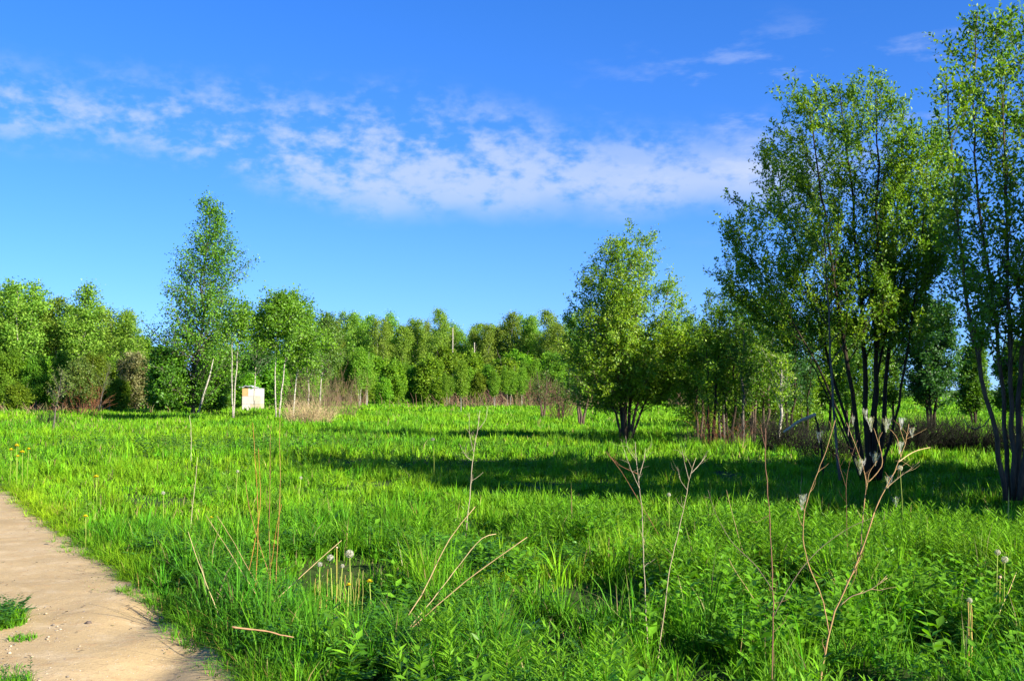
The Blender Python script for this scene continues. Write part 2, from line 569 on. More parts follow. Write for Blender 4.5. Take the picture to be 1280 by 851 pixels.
def grass_color(x, y, n):
    """Natural mix of grass hues: fresh yellow green, mid green, blue green, straw."""
    r = np.hypot(x, y)
    yel = np.array([.172, .345, .008]); mid = np.array([.082, .245, .007]); blu = np.array([.040, .175, .014])
    straw = np.array([.30, .25, .10])
    k = np.clip(.62 * vnoise(x, y, 2.4, 41) + .36 * vnoise(x, y, .6, 42) + .40 * rng.random(n) - .26 + .08 + .24 * sstep(r, 7.5, 12), 0, 1)[:, None]
    c = np.where(k < .5, blu + (mid - blu) * (k / .5), mid + (yel - mid) * ((k - .5) / .5))
    dry = rng.random(n) < (.018 + .05 * sstep(vnoise(x, y, 5, 43), .6, .85) + .10 * sstep(-x, 8, 20) * sstep(y, 26, 50) * sstep(vnoise(x, y, 3.0, 44), .5, .8))
    c[dry] = straw * rng.uniform(.6, 1.1, (int(dry.sum()), 1))
    return c * rng.uniform(.7, 1.25, (n, 1))


def blades(x, y, h, w_, col, lean=.5, segs=3, az_=None):
    n = len(x)
    az_ = rng.uniform(0, 2 * math.pi, n) if az_ is None else az_
    ln = np.abs(rng.normal(0, lean, n)) + .08
    dx, dy = np.cos(az_), np.sin(az_)
    tw = az_ + math.pi / 2 + rng.normal(0, .5, n)
    wx, wy = np.cos(tw) * w_ / 2, np.sin(tw) * w_ / 2
    z0 = tz(x, y) - .02
    ts = np.linspace(0, 1, segs + 1)
    V = np.empty((n, 2 * segs + 1, 3), np.float32)
    for k, tt in enumerate(ts):
        bend = ln * h * tt ** 2.0
        zz = z0 + h * (tt - .28 * np.minimum(ln, 1.6) * tt ** 2.4)
        cxx, cyy = x + dx * bend, y + dy * bend
        wd = 1.0 if tt < .3 else (1 - ((tt - .3) / .7) ** 1.6)
        if k < segs:
            V[:, 2 * k] = np.stack([cxx - wx * wd, cyy - wy * wd, zz], -1)
            V[:, 2 * k + 1] = np.stack([cxx + wx * wd, cyy + wy * wd, zz], -1)
        else:
            V[:, 2 * k] = np.stack([cxx, cyy, zz], -1)
    nv = 2 * segs + 1
    lp = []
    sz = []
    for k in range(segs - 1):
        lp += [2 * k, 2 * k + 1, 2 * k + 3, 2 * k + 2]; sz.append(4)
    lp += [2 * segs - 2, 2 * segs - 1, 2 * segs]; sz.append(3)
    L = (np.arange(n)[:, None] * nv + np.array(lp)[None, :])
    return V.reshape(-1, 3), np.tile(sz, n), L, np.repeat(col, nv, 0)


g = Geo()
for (dens, r0, r1, wid, segs, lean) in ((2600, 3.6, 7.5, .0075, 3, .6), (1800, 7.5, 13, .0098, 3, .5), (950, 13, 24, .0145, 2, .4),
                                        (260, 24, 44, .027, 2, .3), (60, 44, 80, .05, 2, .4), (16, 80, 150, .11, 2, .4), (3.2, 150, 260, .28, 2, .4)):
    x, y = in_view(dens, r0, r1, 35 if r1 < 50 else 32)
    az_ = rng.uniform(0, 2 * math.pi, len(x)); th = np.ones(len(x)); tk = np.ones((len(x), 3))
    if r1 < 50:                                # two blades in three stand in tufts, leaning out from the tuft's middle
        nt = len(x) * 2 // 3; per = 26 if r1 < 30 else 14
        ntuft = nt // per; nt = ntuft * per
        ti = np.repeat(np.arange(ntuft), per)
        ra = np.abs(rng.normal(0, 1, nt)) * np.repeat(rng.uniform(.018, .05, ntuft), per) * (1 if r1 < 14 else 1.7)
        az_[:nt] = rng.uniform(0, 2 * math.pi, nt)
        x[:nt] = x[:ntuft][ti] + ra * np.cos(az_[:nt]); y[:nt] = y[:ntuft][ti] + ra * np.sin(az_[:nt])
        th[:nt] = np.repeat(rng.uniform(.6, 1.35, ntuft), per); th[nt:] = .62 + .22 * sstep(y[nt:], 9, 13)
        tk[:nt] = np.repeat(rng.uniform(.72, 1.28, (ntuft, 1)) * (1 + rng.normal(0, .10, (ntuft, 3))), per, 0)
        tk[nt:] = 1.0
    e = off_path(x, y)
    jag = (vnoise(x, y, .22, 51) - .5) * .30
    keep = (e > jag + .17) | (y > 31)
    keep &= rng.random(len(x)) < .30 + .40 * sstep(y, 9.5, 13) + (.70 - .40 * sstep(y, 9.5, 13)) * sstep(vnoise(x, y, .36, 54) + .35 * vnoise(x, y, .9, 55), .36, .66)
    keep &= (rng.random(len(x)) < np.where(y < 31, .45 + .55 * sstep(e, .0, .25), 1)) & (rng.random(len(x)) > .40 * sstep(hollow(x, y), .15, .8))
    x, y, az_, th, tk = x[keep], y[keep], az_[keep], th[keep], np.clip(tk[keep], .3, 2)
    n = len(x)
    h = sward_height(x, y) * rng.uniform(.45, 1.15, n) * th * (1 - .32 * sstep(y, 9, 15) + .18 * sstep(y, 30, 50))
    tall = rng.random(n) < .03
    h[tall] *= 1.35
    g.add(*blades(x, y, h, wid * rng.uniform(.6, 1.35, n), grass_color(x, y, n) * tk, lean, segs, az_))
# thin short grass creeping on to the path's edges and the verge on its far side
x, y = in_view(2400, 4.2, 18, 40)
e = off_path(x, y)
fringe = vnoise(x, y, .24, 52) * .6 + vnoise(x, y, .09, 56) * .4
keep = (e > -.36) & (e < .34) & (fringe > .34 + .62 * np.clip(.10 - e, 0, .5))
x, y = x[keep], y[keep]; n = len(x)
e = off_path(x, y)
g.add(*blades(x, y, (.03 + .11 * sstep(e, -.15, .25)) * rng.uniform(.5, 1.4, n), rng.uniform(.004, .009, n), grass_color(x, y, n) * np.array([1.45, 1.2, 1]), .8, 2))
nt = 420; per = 34
ty = rng.uniform(4.4, 19, nt); te = rng.normal(.13, .12, nt)
tx = path_edge(ty) + te / .87
ti = np.repeat(np.arange(nt), per); az2 = rng.uniform(0, 2 * math.pi, nt * per)
ra = np.abs(rng.normal(0, 1, nt * per)) * np.repeat(rng.uniform(.02, .06, nt), per)
n = nt * per
hh = np.repeat(rng.uniform(.05, .13, nt) + .12 * sstep(te, -.05, .2), per) * rng.uniform(.4, 1.2, n)
g.add(*blades(tx[ti] + ra * np.cos(az2), ty[ti] + ra * np.sin(az2), hh, rng.uniform(.004, .008, n), grass_color(tx[ti], ty[ti], n) * np.array([1.5, 1.2, 1]) * np.repeat(rng.uniform(.7, 1.2, (nt, 1)), per, 0), .85, 2, az2))
a_ = rng.uniform(0, 2 * math.pi, 60000)
yy = rng.uniform(4, 30, 60000); xx = path_edge(yy) - (PATH_W + rng.uniform(-.05, 3.2, 60000)) / .87
e = off_path(xx, yy)
spot = vnoise(xx, yy, .34, 53)
thr = .80 - .62 * sstep(-e, PATH_W + .45, PATH_W + 1.3)
keep = spot > thr
x, y = xx[keep], yy[keep]; n = len(x)
g.add(*blades(x, y, (.05 + .26 * sstep(-off_path(x, y), PATH_W + .3, PATH_W + 1.2)) * rng.uniform(.5, 1.2, n), rng.uniform(.005, .009, n), grass_color(x, y, n), .6, 3))
# the grassy tuft at the path's left edge
for (tx, ty, tr, th, tn) in ((-3.78, 7.98, .27, .17, 1500), (-3.33, 7.55, .09, .07, 200), (-2.90, 6.40, .13, .10, 380), (-3.05, 6.75, .10, .06, 160), (-2.72, 6.15, .10, .07, 160)):
    a = rng.uniform(0, 2 * math.pi, tn); r = tr * np.sqrt(rng.random(tn))
    x, y = tx + r * np.cos(a), ty + r * np.sin(a)
    g.add(*blades(x, y, th * rng.uniform(.5, 1.2, tn), rng.uniform(.005, .009, tn), grass_color(x, y, tn) * np.array([1.1, 1.05, 1]), .7, 3))
o = g.obj('grass', M_grass); tag(o, 'green meadow grass with straw coloured blades mixed in', 'grass', kind='stuff')


# ------------------------------------------------------------------ broad leaved weeds growing through the grass
def weed_shoot():
    """An upright leafy shoot with narrow leaves all the way up (unit height)."""
    L = []
    n = random.randint(28, 40)
    for k in range(n):
        t_ = .12 + .88 * k / n
        a = k * 2.4 + random.uniform(-.4, .4)
        upw = .15 + .9 * t_ ** 2
        ln = (.22 if t_ < .75 else .22 - .12 * (t_ - .75) / .25) * random.uniform(.8, 1.2)
        L.append(((0, 0, t_), (math.cos(a), math.sin(a), upw), ln, ln * .17))
    return L


def weed_fern():
    """A rosette of feathery leaves, each a rib with many small leaflets."""
    L = []
    for f in range(random.randint(5, 8)):
        a = random.uniform(0, 2 * math.pi); tilt = random.uniform(.5, 1.3)
        for k in range(11):
            t_ = (k + 1.5) / 12
            r = t_ * math.cos(tilt) * 1.0
            z = t_ * math.sin(tilt) * 1.0 - .25 * t_ * t_
            w_ = .20 * math.sin(math.pi * min(1, t_ * .8 + .18))
            for sgn in (-1, 1):
                b = a + sgn * 1.1
                L.append(((r * math.cos(a), r * math.sin(a), z), (math.cos(b), math.sin(b), random.uniform(-.1, .35)), w_, w_ * .42))
    return L


def weed_broad():
    """An opposite leaved weed with egg shaped leaves."""
    L = []
    n = random.randint(5, 8)
    for k in range(n):
        t_ = .25 + .75 * k / (n - 1)
        for j in range(2):
            a = k * math.pi / 2 + j * math.pi + random.uniform(-.3, .3)
            ln = .27 * (1.15 - .6 * t_ ** 2) * random.uniform(.8, 1.2)
            L.append(((0, 0, t_), (math.cos(a), math.sin(a), random.uniform(-.1, .5) + .3 * t_), ln, ln * .44))
    return L


def scatter_weeds(geo, maker, x, y, h, col, nproto=8, stem_r=.0022):
    protos = []
    for _ in range(nproto):
        Ls = maker()
        protos.append(tuple(np.array([q_[k] for q_ in Ls], float) for k in range(4)))
    which = rng.integers(0, nproto, len(x))
    rot = rng.uniform(0, 2 * math.pi, len(x))
    z = tz(x, y) - .01
    for k in range(len(x)):
        P, D, Ln, W = protos[which[k]]
        c, s = math.cos(rot[k]), math.sin(rot[k])
        R = np.array([[c, -s, 0], [s, c, 0], [0, 0, 1]])
        sh = np.array([rng.normal(0, .12), rng.normal(0, .12)])
        P2 = P @ R.T; P2[:, :2] += P2[:, 2:3] * sh
        pos_ = P2 * h[k] + np.array([x[k], y[k], z[k]])
        d2 = D @ R.T + rng.normal(0, .12, D.shape)
        up = np.array([0, 0, 1.]) + rng.normal(0, .25, D.shape)
        geo.leaves(pos_, d2, up, Ln * h[k], W * h[k], col[k] * rng.uniform(.85, 1.15, (len(P), 1)), .18)
        if stem_r:
            geo.tube([(x[k], y[k], z[k]), (x[k] + sh[0] * h[k], y[k] + sh[1] * h[k], z[k] + h[k])], [stem_r, stem_r * .5], 3, col[k] * .9, cap=False)


def weed_spots(n, y0, y1, seed, thr, half=33):
    x, y = in_view(n, y0, y1, half)
    e = off_path(x, y)
    k = (e > .42) & (vnoise(x, y, 1.5, seed) > thr) & (rng.random(len(x)) > 1.2 * sstep(hollow(x, y), .1, .5))
    return x[k], y[k]


wd = Geo()
x, y = weed_spots(62, 4.0, 13, 61, .46)
k = (x > -1.9); x, y = x[k], y[k]
n = len(x)
scatter_weeds(wd, weed_shoot, x, y, rng.uniform(.26, .50, n), np.array([.145, .325, .012]) * rng.uniform(.7, 1.3, (n, 1)) * np.array([1, 1, 1]))
x, y = weed_spots(62, 4.0, 12, 62, .34)
k = rng.random(len(x)) < .15 + .85 * sstep(-x, -.3, 1.2); x, y = x[k], y[k]; n = len(x)
scatter_weeds(wd, weed_fern, x, y, rng.uniform(.26, .46, n), np.array([.080, .23, .016]) * rng.uniform(.8, 1.3, (n, 1)), stem_r=0)
x, y = weed_spots(60, 4.0, 12, 63, .44)
k = rng.random(len(x)) < .12 + .88 * sstep(x, .4, 1.6); x, y = x[k], y[k]; n = len(x)
scatter_weeds(wd, weed_broad, x, y, rng.uniform(.24, .46, n), np.array([.12, .29, .013]) * rng.uniform(.7, 1.4, (n, 1)))
x, y = weed_spots(2.4, 12, 34, 64, .55)
n = len(x)
scatter_weeds(wd, weed_shoot, x, y, rng.uniform(.3, .52, n), np.array([.10, .23, .02]) * rng.uniform(.7, 1.2, (n, 1)))
# the big leaved patch out on the left and the tuft's own herbs by the path
xx = rng.normal(-8.5, 2.6, 190); yy = rng.normal(29.5, 1.6, 190)
scatter_weeds(wd, weed_broad, xx, yy, rng.uniform(.3, .55, 190), np.array([.10, .22, .03]) * rng.uniform(.7, 1.3, (190, 1)))
xx = rng.normal(-3.82, .12, 18); yy = rng.normal(8.02, .12, 18)
scatter_weeds(wd, weed_fern, xx, yy, rng.uniform(.26, .38, 18), np.array([.06, .19, .025]) * rng.uniform(.8, 1.2, (18, 1)), stem_r=0)
xx = rng.normal(-2.92, .10, 12); yy = rng.normal(6.38, .10, 12)
scatter_weeds(wd, weed_broad, xx, yy, rng.uniform(.07, .14, 12), np.array([.05, .15, .03]) * rng.uniform(.8, 1.2, (12, 1)))
o = wd.obj('weed_undergrowth', M_leaf); tag(o, 'leafy weeds and feathery herbs growing through the grass', 'weeds', kind='stuff')

# bits of dead stem and leaf trodden into the path, most of them along its edges
li = Geo()
for _ in range(520):
    y_ = random.uniform(4.6, 15)
    e_ = random.choice((abs(random.gauss(0, .16)) + .0, abs(random.gauss(0, .16)), random.uniform(0, PATH_W + .3), PATH_W - abs(random.gauss(0, .2))))
    x_ = float(path_edge(y_)) - e_ / .87; z_ = float(tz(x_, y_)) + .026
    a_l = random.uniform(0, 6.28); ln = random.uniform(.008, .045)
    c_ = random.choice(((.10, .07, .04), (.16, .11, .06), (.24, .17, .08), (.07, .06, .035), (.10, .13, .03)))
    li.leaves(np.array([[x_, y_, z_]]), np.array([[math.cos(a_l), math.sin(a_l), .05]]), np.array([[random.gauss(0, .3), random.gauss(0, .3), 1.]]), ln, ln * random.uniform(.12, .6), np.array([c_]))
o = li.obj('leaf_litter', M_dry); tag(o, 'dark crumbs of dead leaf and stem on the sandy path', 'litter', kind='stuff')

# small stones and grit at the path's left side
gr = Geo()
for _ in range(420):
    y_ = random.uniform(4.6, 8.6)
    x_ = float(path_edge(y_)) - (PATH_W + random.gauss(-.05, .28)) / .87
    r_ = random.choice((.004, .005, .006, .007, .009, .012))
    c_ = random.choice(((.30, .235, .155), (.36, .30, .225), (.24, .19, .13), (.17, .14, .11)))
    gr.ball((x_, y_, float(tz(x_, y_)) + .012 + r_ * .25), r_ * random.uniform(.8, 1.2), c_, 6, 4, random.uniform(.5, .8))
o = gr.obj('gravel', attr_material('gravel_stone', .85, .2, .2, 60)); tag(o, 'loose gravel along the edge of the sandy path', 'gravel', kind='stuff')


# ------------------------------------------------------------------ trees
def unit(v):
    v = np.asarray(v, float)
    return v / max(np.linalg.norm(v), 1e-9)


def profile_fn(prof):
    """Crown volume from rows (z, left, right): an ellipse at every height, as deep as it is wide."""
    P = np.array(prof, float)

    def inside(p):
        z = p[2]
        if z < P[0, 0] or z > P[-1, 0]:
            return False
        l = np.interp(z, P[:, 0], P[:, 1]); r = np.interp(z, P[:, 0], P[:, 2])
        c = (r - l) / 2; hw = max((r + l) / 2, .02)
        return ((p[0] - c) / hw) ** 2 + (p[1] / (hw * .95)) ** 2 <= 1
    return inside


def limb(p0, d0, length, nseg, up=.15, wob=.12):
    pts = [np.array(p0, float)]; d = unit(d0)
    for _ in range(nseg):
        d = unit(d + np.array([0, 0, up / nseg]) + np.random.default_rng(random.getrandbits(32)).normal(0, wob / math.sqrt(nseg), 3))
        pts.append(pts[-1] + d * length / nseg)
    return np.array(pts)


def arc(pts, t_):
    k = t_ * (len(pts) - 1); i0 = min(int(k), len(pts) - 2)
    return pts[i0] + (pts[i0 + 1] - pts[i0]) * (k - i0), unit(pts[i0 + 1] - pts[i0])


def grow(stems, prof, nb=22, tb=.25, bmax=2.0, angle=.75, twigs=6, twig_len=.45, leaf_n=10, leaf=(.06, .03), cols=((.06, .15, .02),),
         up=.25, droop=0.0, sides=6, r_branch=.35, mat_bark=None, leaf_mat=None, fill=.95, spread=.05, twig_tubes=True, bare=0.0, upbias=.7, low=1.0):
    """stems: list of (points, r0, r1). Returns a list of (bark Geo) per stem and one crown Geo."""
    inside = profile_fn(prof)
    crown = Geo(); woods = []
    lp, ld, lc = [], [], []
    for pts, r0, r1 in stems:
        wgeo = Geo(); pts = np.asarray(pts, float)
        rad = np.linspace(r0, r1, len(pts)) ** 1.0
        wgeo.tube(pts, rad, sides)
        for b in range(nb):
            t_ = tb + (1 - tb) * ((b + random.random()) / nb) ** low
            p0, sd = arc(pts, min(t_, .999))
            rs = r0 + (r1 - r0) * t_
            az0 = random.uniform(0, 2 * math.pi)
            out = unit(np.array([math.cos(az0), math.sin(az0), 0]) + .5 * np.array([p0[0], p0[1], 0]) / (1 + abs(p0[0]) + abs(p0[1])))
            ang = angle * random.uniform(.7, 1.25)
            d = unit(sd * math.cos(ang) + out * math.sin(ang))
            # how far this branch may run inside the crown
            run = 0.0; st = bmax / 14
            while run < bmax and inside(p0 + d * (run + st)):
                run += st
            run *= random.uniform(.68, 1.0) * fill * (random.uniform(1.12, 1.35) if random.random() < .12 else 1)
            if run < .12 * bmax:
                if inside(p0):
                    run = .12 * bmax
                else:
                    continue
            bp_ = limb(p0, d, run, 4, up, .3)
            rb = max(min(rs * r_branch, .012 * run + .004), .0022)
            wgeo.tube(bp_, np.linspace(rb, rb * .35, 5), max(3, sides - 2), cap=False)
            nt = max(2, int(twigs * (.4 + run / bmax)))
            for k in range(nt):
                tt = .2 + .8 * (k + random.random()) / nt
                q0, qd = arc(bp_, min(tt, .999))
                a2 = np.random.default_rng(random.getrandbits(32)).normal(0, 1, 3)
                dd = unit(qd * .8 + unit(a2) * .85 + np.array([0, 0, up * .8 - droop]))
                tl = twig_len * random.uniform(.5, 1.25)
                tp = limb(q0, dd, tl, 3, up - 2.2 * droop, .25)
                if not inside(tp[-1]) and random.random() < .6:
                    tl *= .5; tp = limb(q0, dd, tl, 3, up - 2.2 * droop, .25)
                if twig_tubes:
                    wgeo.tube(tp, np.linspace(max(rb * .4, .0018), .001, 4), 3, cap=False)
                if random.random() < bare:
                    continue
                cidx = random.randrange(len(cols))
                for j in range(leaf_n):
                    lt = .08 + .92 * (j + random.random()) / leaf_n
                    c0, cd = arc(tp, min(lt, .999))
                    lp.append(c0); ld.append(cd); lc.append(cidx)
        woods.append(wgeo)
    lp = np.array(lp); ld = np.array(ld); n = len(lp)
    lp = lp + rng.normal(0, spread, (n, 3))
    d = unit_rows(ld * .6 + rng.normal(0, .75, (n, 3)) + np.array([0, 0, -.15]))
    ctr = lp.mean(0); ow = (lp - ctr) * np.array([1, 1, .6]); ow = unit_rows(ow)
    upv = rng.normal(0, .6, (n, 3)) + np.array([0, 0, upbias * .7]) + ow * .75
    cc = np.array(cols)[np.array(lc)] * rng.uniform(.75, 1.25, (n, 1))
    s = rng.uniform(.65, 1.25, n)
    crown.leaves(lp, d, upv, leaf[0] * s, leaf[1] * s, cc, .18)
    return woods, crown


def unit_rows(a):
    return a / np.maximum(np.linalg.norm(a, axis=1, keepdims=True), 1e-9)


def stem_px(pix, Yd, base_xyz, dy0=0.0, dy1=0.0):
    """A stem through given pixels; its depth runs from dy0 to dy1 round the tree's own distance."""
    n = len(pix); out = []
    for k, (px, py) in enumerate(pix):
        p_ = at(px, py, Yd + dy0 + (dy1 - dy0) * k / (n - 1))
        out.append(p_ - base_xyz)
    return resample(np.array(out), max(6, 3 * n))


def resample(P, n, wob=.012):
    dd = np.concatenate([[0], np.cumsum(np.linalg.norm(np.diff(P, axis=0), axis=1))])
    t_ = np.linspace(0, dd[-1], n)
    Q = np.stack([np.interp(t_, dd, P[:, k]) for k in range(3)], -1)
    for _ in range(2):
        Q[1:-1] = .25 * Q[:-2] + .5 * Q[1:-1] + .25 * Q[2:]
    Q[1:-1, :2] += np.random.default_rng(n + int(abs(P[0, 0]) * 1000) % 997).normal(0, wob, (n - 2, 2))
    return Q


def prof_px(rows, cx, base, Yd):
    """Crown rows given as (py, left px, right px) -> (z, left, right) in metres from the tree's base."""
    out = []
    k = Yd / F
    for py, l, r in rows:
        z = at(cx, py, Yd)[2] - base[2]
        out.append((z, (cx - l) * k, (r - cx) * k))
    return sorted(out)


def foot(px, py):
    Yd = dist_of(py)
    p_ = at(px, py, Yd)
    p_[2] = float(tz(p_[0], Yd)) - .03
    return Yd, p_


YELGREEN = ((.185, .31, .012), (.15, .28, .014), (.22, .34, .012), (.11, .23, .016))
MIDGREEN = ((.10, .215, .014), (.12, .24, .014), (.075, .175, .016))
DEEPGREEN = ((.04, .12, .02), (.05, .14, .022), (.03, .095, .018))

# 1. the big many-stemmed willow on the right
Yd, base = foot(1080, 590)
t1 = thing('willow_tree', base, 'big many stemmed willow with dense rounded crown behind the cobwebbed dead shrub', 'tree', 'broad trees in the meadow')
kpx = Yd / F
stem_list = [
    ([(1078, 600), (1060, 540), (1028, 470), (990, 400), (945, 330), (905, 270)], .050, -.3, -.6),
    ([(1078, 600), (1058, 530), (1035, 450), (1010, 360), (985, 270), (965, 190)], .062, .1, .9),
    ([(1082, 600), (1070, 520), (1055, 430), (1040, 330), (1025, 230), (1010, 130)], .085, -.2, -.9),
    ([(1085, 600), (1083, 500), (1078, 400), (1070, 300), (1062, 210), (1050, 115)], .10, 0, .2),
    ([(1092, 600), (1095, 500), (1096, 400), (1095, 300), (1098, 210), (1095, 120)], .095, .1, -.6),
    ([(1096, 600), (1106, 510), (1112, 420), (1118, 320), (1125, 230), (1130, 130)], .085, 0, 1.2),
    ([(1100, 600), (1120, 520), (1135, 440), (1148, 350), (1155, 270), (1160, 190)], .052, -.1, -.9),
    ([(1088, 600), (1090, 500), (1110, 400), (1140, 320), (1165, 250), (1175, 210)], .06, .1, .3),
    ([(1076, 600), (1050, 530), (1020, 460), (985, 420), (940, 390), (905, 350)], .036, .2, .7),
]
stems = [(stem_px(p_, Yd, base, a, b), r * .50, r * .07) for p_, r, a, b in stem_list]
prof = prof_px([(455, 985, 1155), (425, 945, 1174), (395, 915, 1188), (340, 905, 1195), (250, 900, 1198), (205, 930, 1190), (165, 950, 1178), (128, 972, 1158), (106, 1005, 1125)], 1080, base, Yd)
prof = [(z, l, r) for z, l, r in prof]
woods, crown = grow(stems, prof, nb=50, tb=.20, bmax=1.2, angle=.8, twigs=11, twig_len=.36, leaf_n=20, leaf=(.060, .028), cols=YELGREEN + MIDGREEN[:2], up=.3, fill=1.0, spread=.02)
for wg in woods:
    wg.obj('trunk', M_bark_dark, t1, True)
crown.obj('crown', M_leaf, t1)

# 2. the slender tree cut by the right edge
Yd, base = foot(1264, 612)
t2 = thing('willow_tree', base, 'tall slender airy tree with thin bare lower stems at the right margin', 'tree', 'broad trees in the meadow')
stem_list = [
    ([(1258, 625), (1248, 560), (1230, 480), (1212, 400), (1200, 300), (1190, 200), (1182, 100)], .06, -.1, -.5),
    ([(1262, 625), (1258, 540), (1250, 440), (1235, 340), (1222, 250), (1215, 140), (1222, 15)], .055, .1, .4),
    ([(1268, 625), (1266, 540), (1262, 440), (1258, 330), (1258, 220), (1252, 110), (1245, 40)], .06, 0, -.3),
    ([(1270, 625), (1273, 540), (1276, 440), (1283, 330), (1288, 220), (1285, 110), (1278, 20)], .065, 0, .4),
    ([(1274, 625), (1285, 540), (1300, 440), (1318, 330), (1330, 230), (1338, 140), (1345, 60)], .06, -.1, -.4),
    ([(1275, 625), (1292, 560), (1320, 480), (1350, 390), (1375, 290), (1390, 200), (1400, 130)], .055, .1, .5),
]
stems = [(stem_px(p_, Yd, base, a, b), r * .60, r * .09) for p_, r, a, b in stem_list]
prof = prof_px([(470, 1222, 1335), (420, 1188, 1360), (330, 1172, 1400), (230, 1165, 1415), (150, 1165, 1410), (80, 1180, 1390), (30, 1205, 1350), (8, 1215, 1310)], 1275, base, Yd)
woods, crown = grow(stems, prof, nb=40, tb=.25, bmax=.78, angle=.65, twigs=7, twig_len=.28, leaf_n=17, leaf=(.066, .034), cols=YELGREEN + MIDGREEN, up=.3, fill=1.0, spread=.03, bare=.15)
for wg in woods:
    wg.obj('trunk', M_bark_brown, t2, True)
bt = Geo(); bt.tube([at(*q_, Yd) - base for q_ in ((1205, 523), (1210, 533), (1219, 536), (1230, 532), (1237, 522))], [.006, .008, .009, .008, .007], 5)
bt.obj('bent_twig', M_bark_grey, t2, True)
crown.obj('crown', M_leaf, t2)

# 3. the round willow in the middle
Yd, base = foot(783, 541)
t3 = thing('willow_tree', base, 'rounded light green willow with short forked trunk in mid meadow', 'tree', 'broad trees in the meadow')
stem_list = [
    ([(776, 548), (770, 515), (752, 480), (735, 445), (720, 415)], .09, 0, -.5),
    ([(779, 548), (777, 510), (765, 460), (752, 410), (742, 360)], .10, 0, .6),
    ([(782, 548), (783, 505), (780, 440), (775, 370), (772, 310)], .11, 0, -.2),
    ([(785, 548), (788, 505), (792, 440), (797, 370), (802, 300)], .11, 0, .4),
    ([(788, 548), (795, 510), (810, 460), (825, 410), (835, 365)], .10, 0, -.7),
    ([(790, 548), (800, 515), (820, 480), (840, 450), (850, 425)], .08, 0, .6),
    ([(781, 548), (779, 510), (772, 465), (790, 400), (788, 330)], .08, 0, -1.1),
]
stems = [(stem_px(p_, Yd, base, a, b), r * .52, r * .07) for p_, r, a, b in stem_list]
prof = prof_px([(518, 722, 842), (500, 698, 862), (475, 690, 874), (430, 690, 876), (390, 702, 868), (350, 716, 848), (320, 728, 838), (295, 748, 826), (278, 770, 812)], 783, base, Yd)
woods, crown = grow(stems, prof, nb=54, tb=.10, bmax=1.9, angle=1.1, twigs=9, twig_len=.45, leaf_n=19, leaf=(.088, .044), cols=((.20, .325, .014), (.16, .29, .015), (.12, .245, .015), (.23, .345, .016)), up=.12, fill=.95, spread=.05)
for wg in woods:
    wg.obj('trunk', M_bark_brown, t3, True)
crown.obj('crown', M_leaf, t3)


def simple_tree(name, base, H, crown_rows, cols, label, cat='tree', group=None, mat=None, leaf_mat=None, nstem=1, r=.1, lean=0.0, fan=.12, **kw):
    """A tree with rows (height share, radius left, right in metres)."""
    tr = thing(name, base, label, cat, group)
    tr_parts(tr, H, crown_rows, cols, mat, leaf_mat, nstem, r, lean, fan, **kw)
    return tr


def tr_parts(tr, H, crown_rows, cols, mat, leaf_mat, nstem=1, r=.1, lean=0.0, fan=.12, split=True, **kw):
    stems = []
    for s in range(nstem):
        a = 2 * math.pi * s / max(nstem, 1) + random.uniform(-.4, .4)
        f = fan * random.uniform(.5, 1.1) if nstem > 1 else 0
        hh = H * (random.uniform(.82, 1.0) if s else .985)
        d = np.array([math.cos(a) * f + lean, math.sin(a) * f, 1.0])
        b0 = np.array([math.cos(a), math.sin(a), 0]) * (.02 * H * f / .12 if nstem > 1 else 0)
        n = 9
        pts = [b0 - np.array([0, 0, .12])]
        for k in range(1, n):
            t_ = k / (n - 1)
            pts.append(b0 + np.array([d[0] * hh * t_ + random.gauss(0, .008 * H), d[1] * hh * t_ + random.gauss(0, .008 * H), hh * t_]))
        rr = r * (random.uniform(.7, 1) if s else 1)
        stems.append((np.array(pts), rr, rr * .12))
    woods, crown = grow(stems, [(z * H, l, r_) for z, l, r_ in crown_rows], cols=cols, **kw)
    if split or len(woods) == 1:
        for wg in woods:
            wg.obj('trunk', mat, tr, True)
    else:
        w0 = woods[0]
        for w1 in woods[1:]:
            w0.add(np.concatenate(w1.V), np.concatenate(w1.S), np.concatenate(w1.L), np.concatenate(w1.Cc))
        w0.obj('trunk', mat, tr, True)
    crown.obj('crown', leaf_mat, tr)


def spot(px, d):
    """A standing place at distance d under pixel column px."""
    x_ = (px - CX) / F * d
    return np.array([x_, d, float(tz(x_, d)) - .03])


def height(py, d):
    return (HY - py) / F * d + CAM_Z


# 4. the tall aspen on the left, with its low skirt of leaves
D = 72.0
H = height(250, D)
k = D / F
rows = [(z_, l_ * k, r_ * k) for z_, l_, r_ in ((.03, 48, 40), (.10, 64, 54), (.20, 68, 68), (.32, 62, 72), (.45, 48, 66), (.60, 37, 63), (.72, 25, 58), (.82, 12, 52), (.91, -3, 43), (1.0, -19, 25))]
simple_tree('aspen_tree', spot(241, D), H, rows, ((.10, .25, .016), (.14, .30, .014), (.08, .20, .018), (.12, .27, .016)),
            'tall pointed aspen standing alone high above its neighbours on the left', 'tree', None, M_bark_grey, M_leaf,
            nstem=1, r=.14, lean=.078, low=1.45, nb=190, tb=.04, bmax=4.2, angle=1.12, twigs=11, twig_len=.85, leaf_n=16, leaf=(.15, .11), up=.16, fill=1.06, spread=.20, sides=7)
lt = Geo(); lt.tube([spot(247, D - 2) - np.array([0, 0, .1]), at(255, 492, D - 2), at(262, 470, D - 2), at(267, 448, D - 2)], [.085, .065, .05, .02], 6)
tag(lt.obj('leaning_trunk', M_birch, None, True), 'pale bare trunk leaning to the right beside the tall aspen', 'trunk')

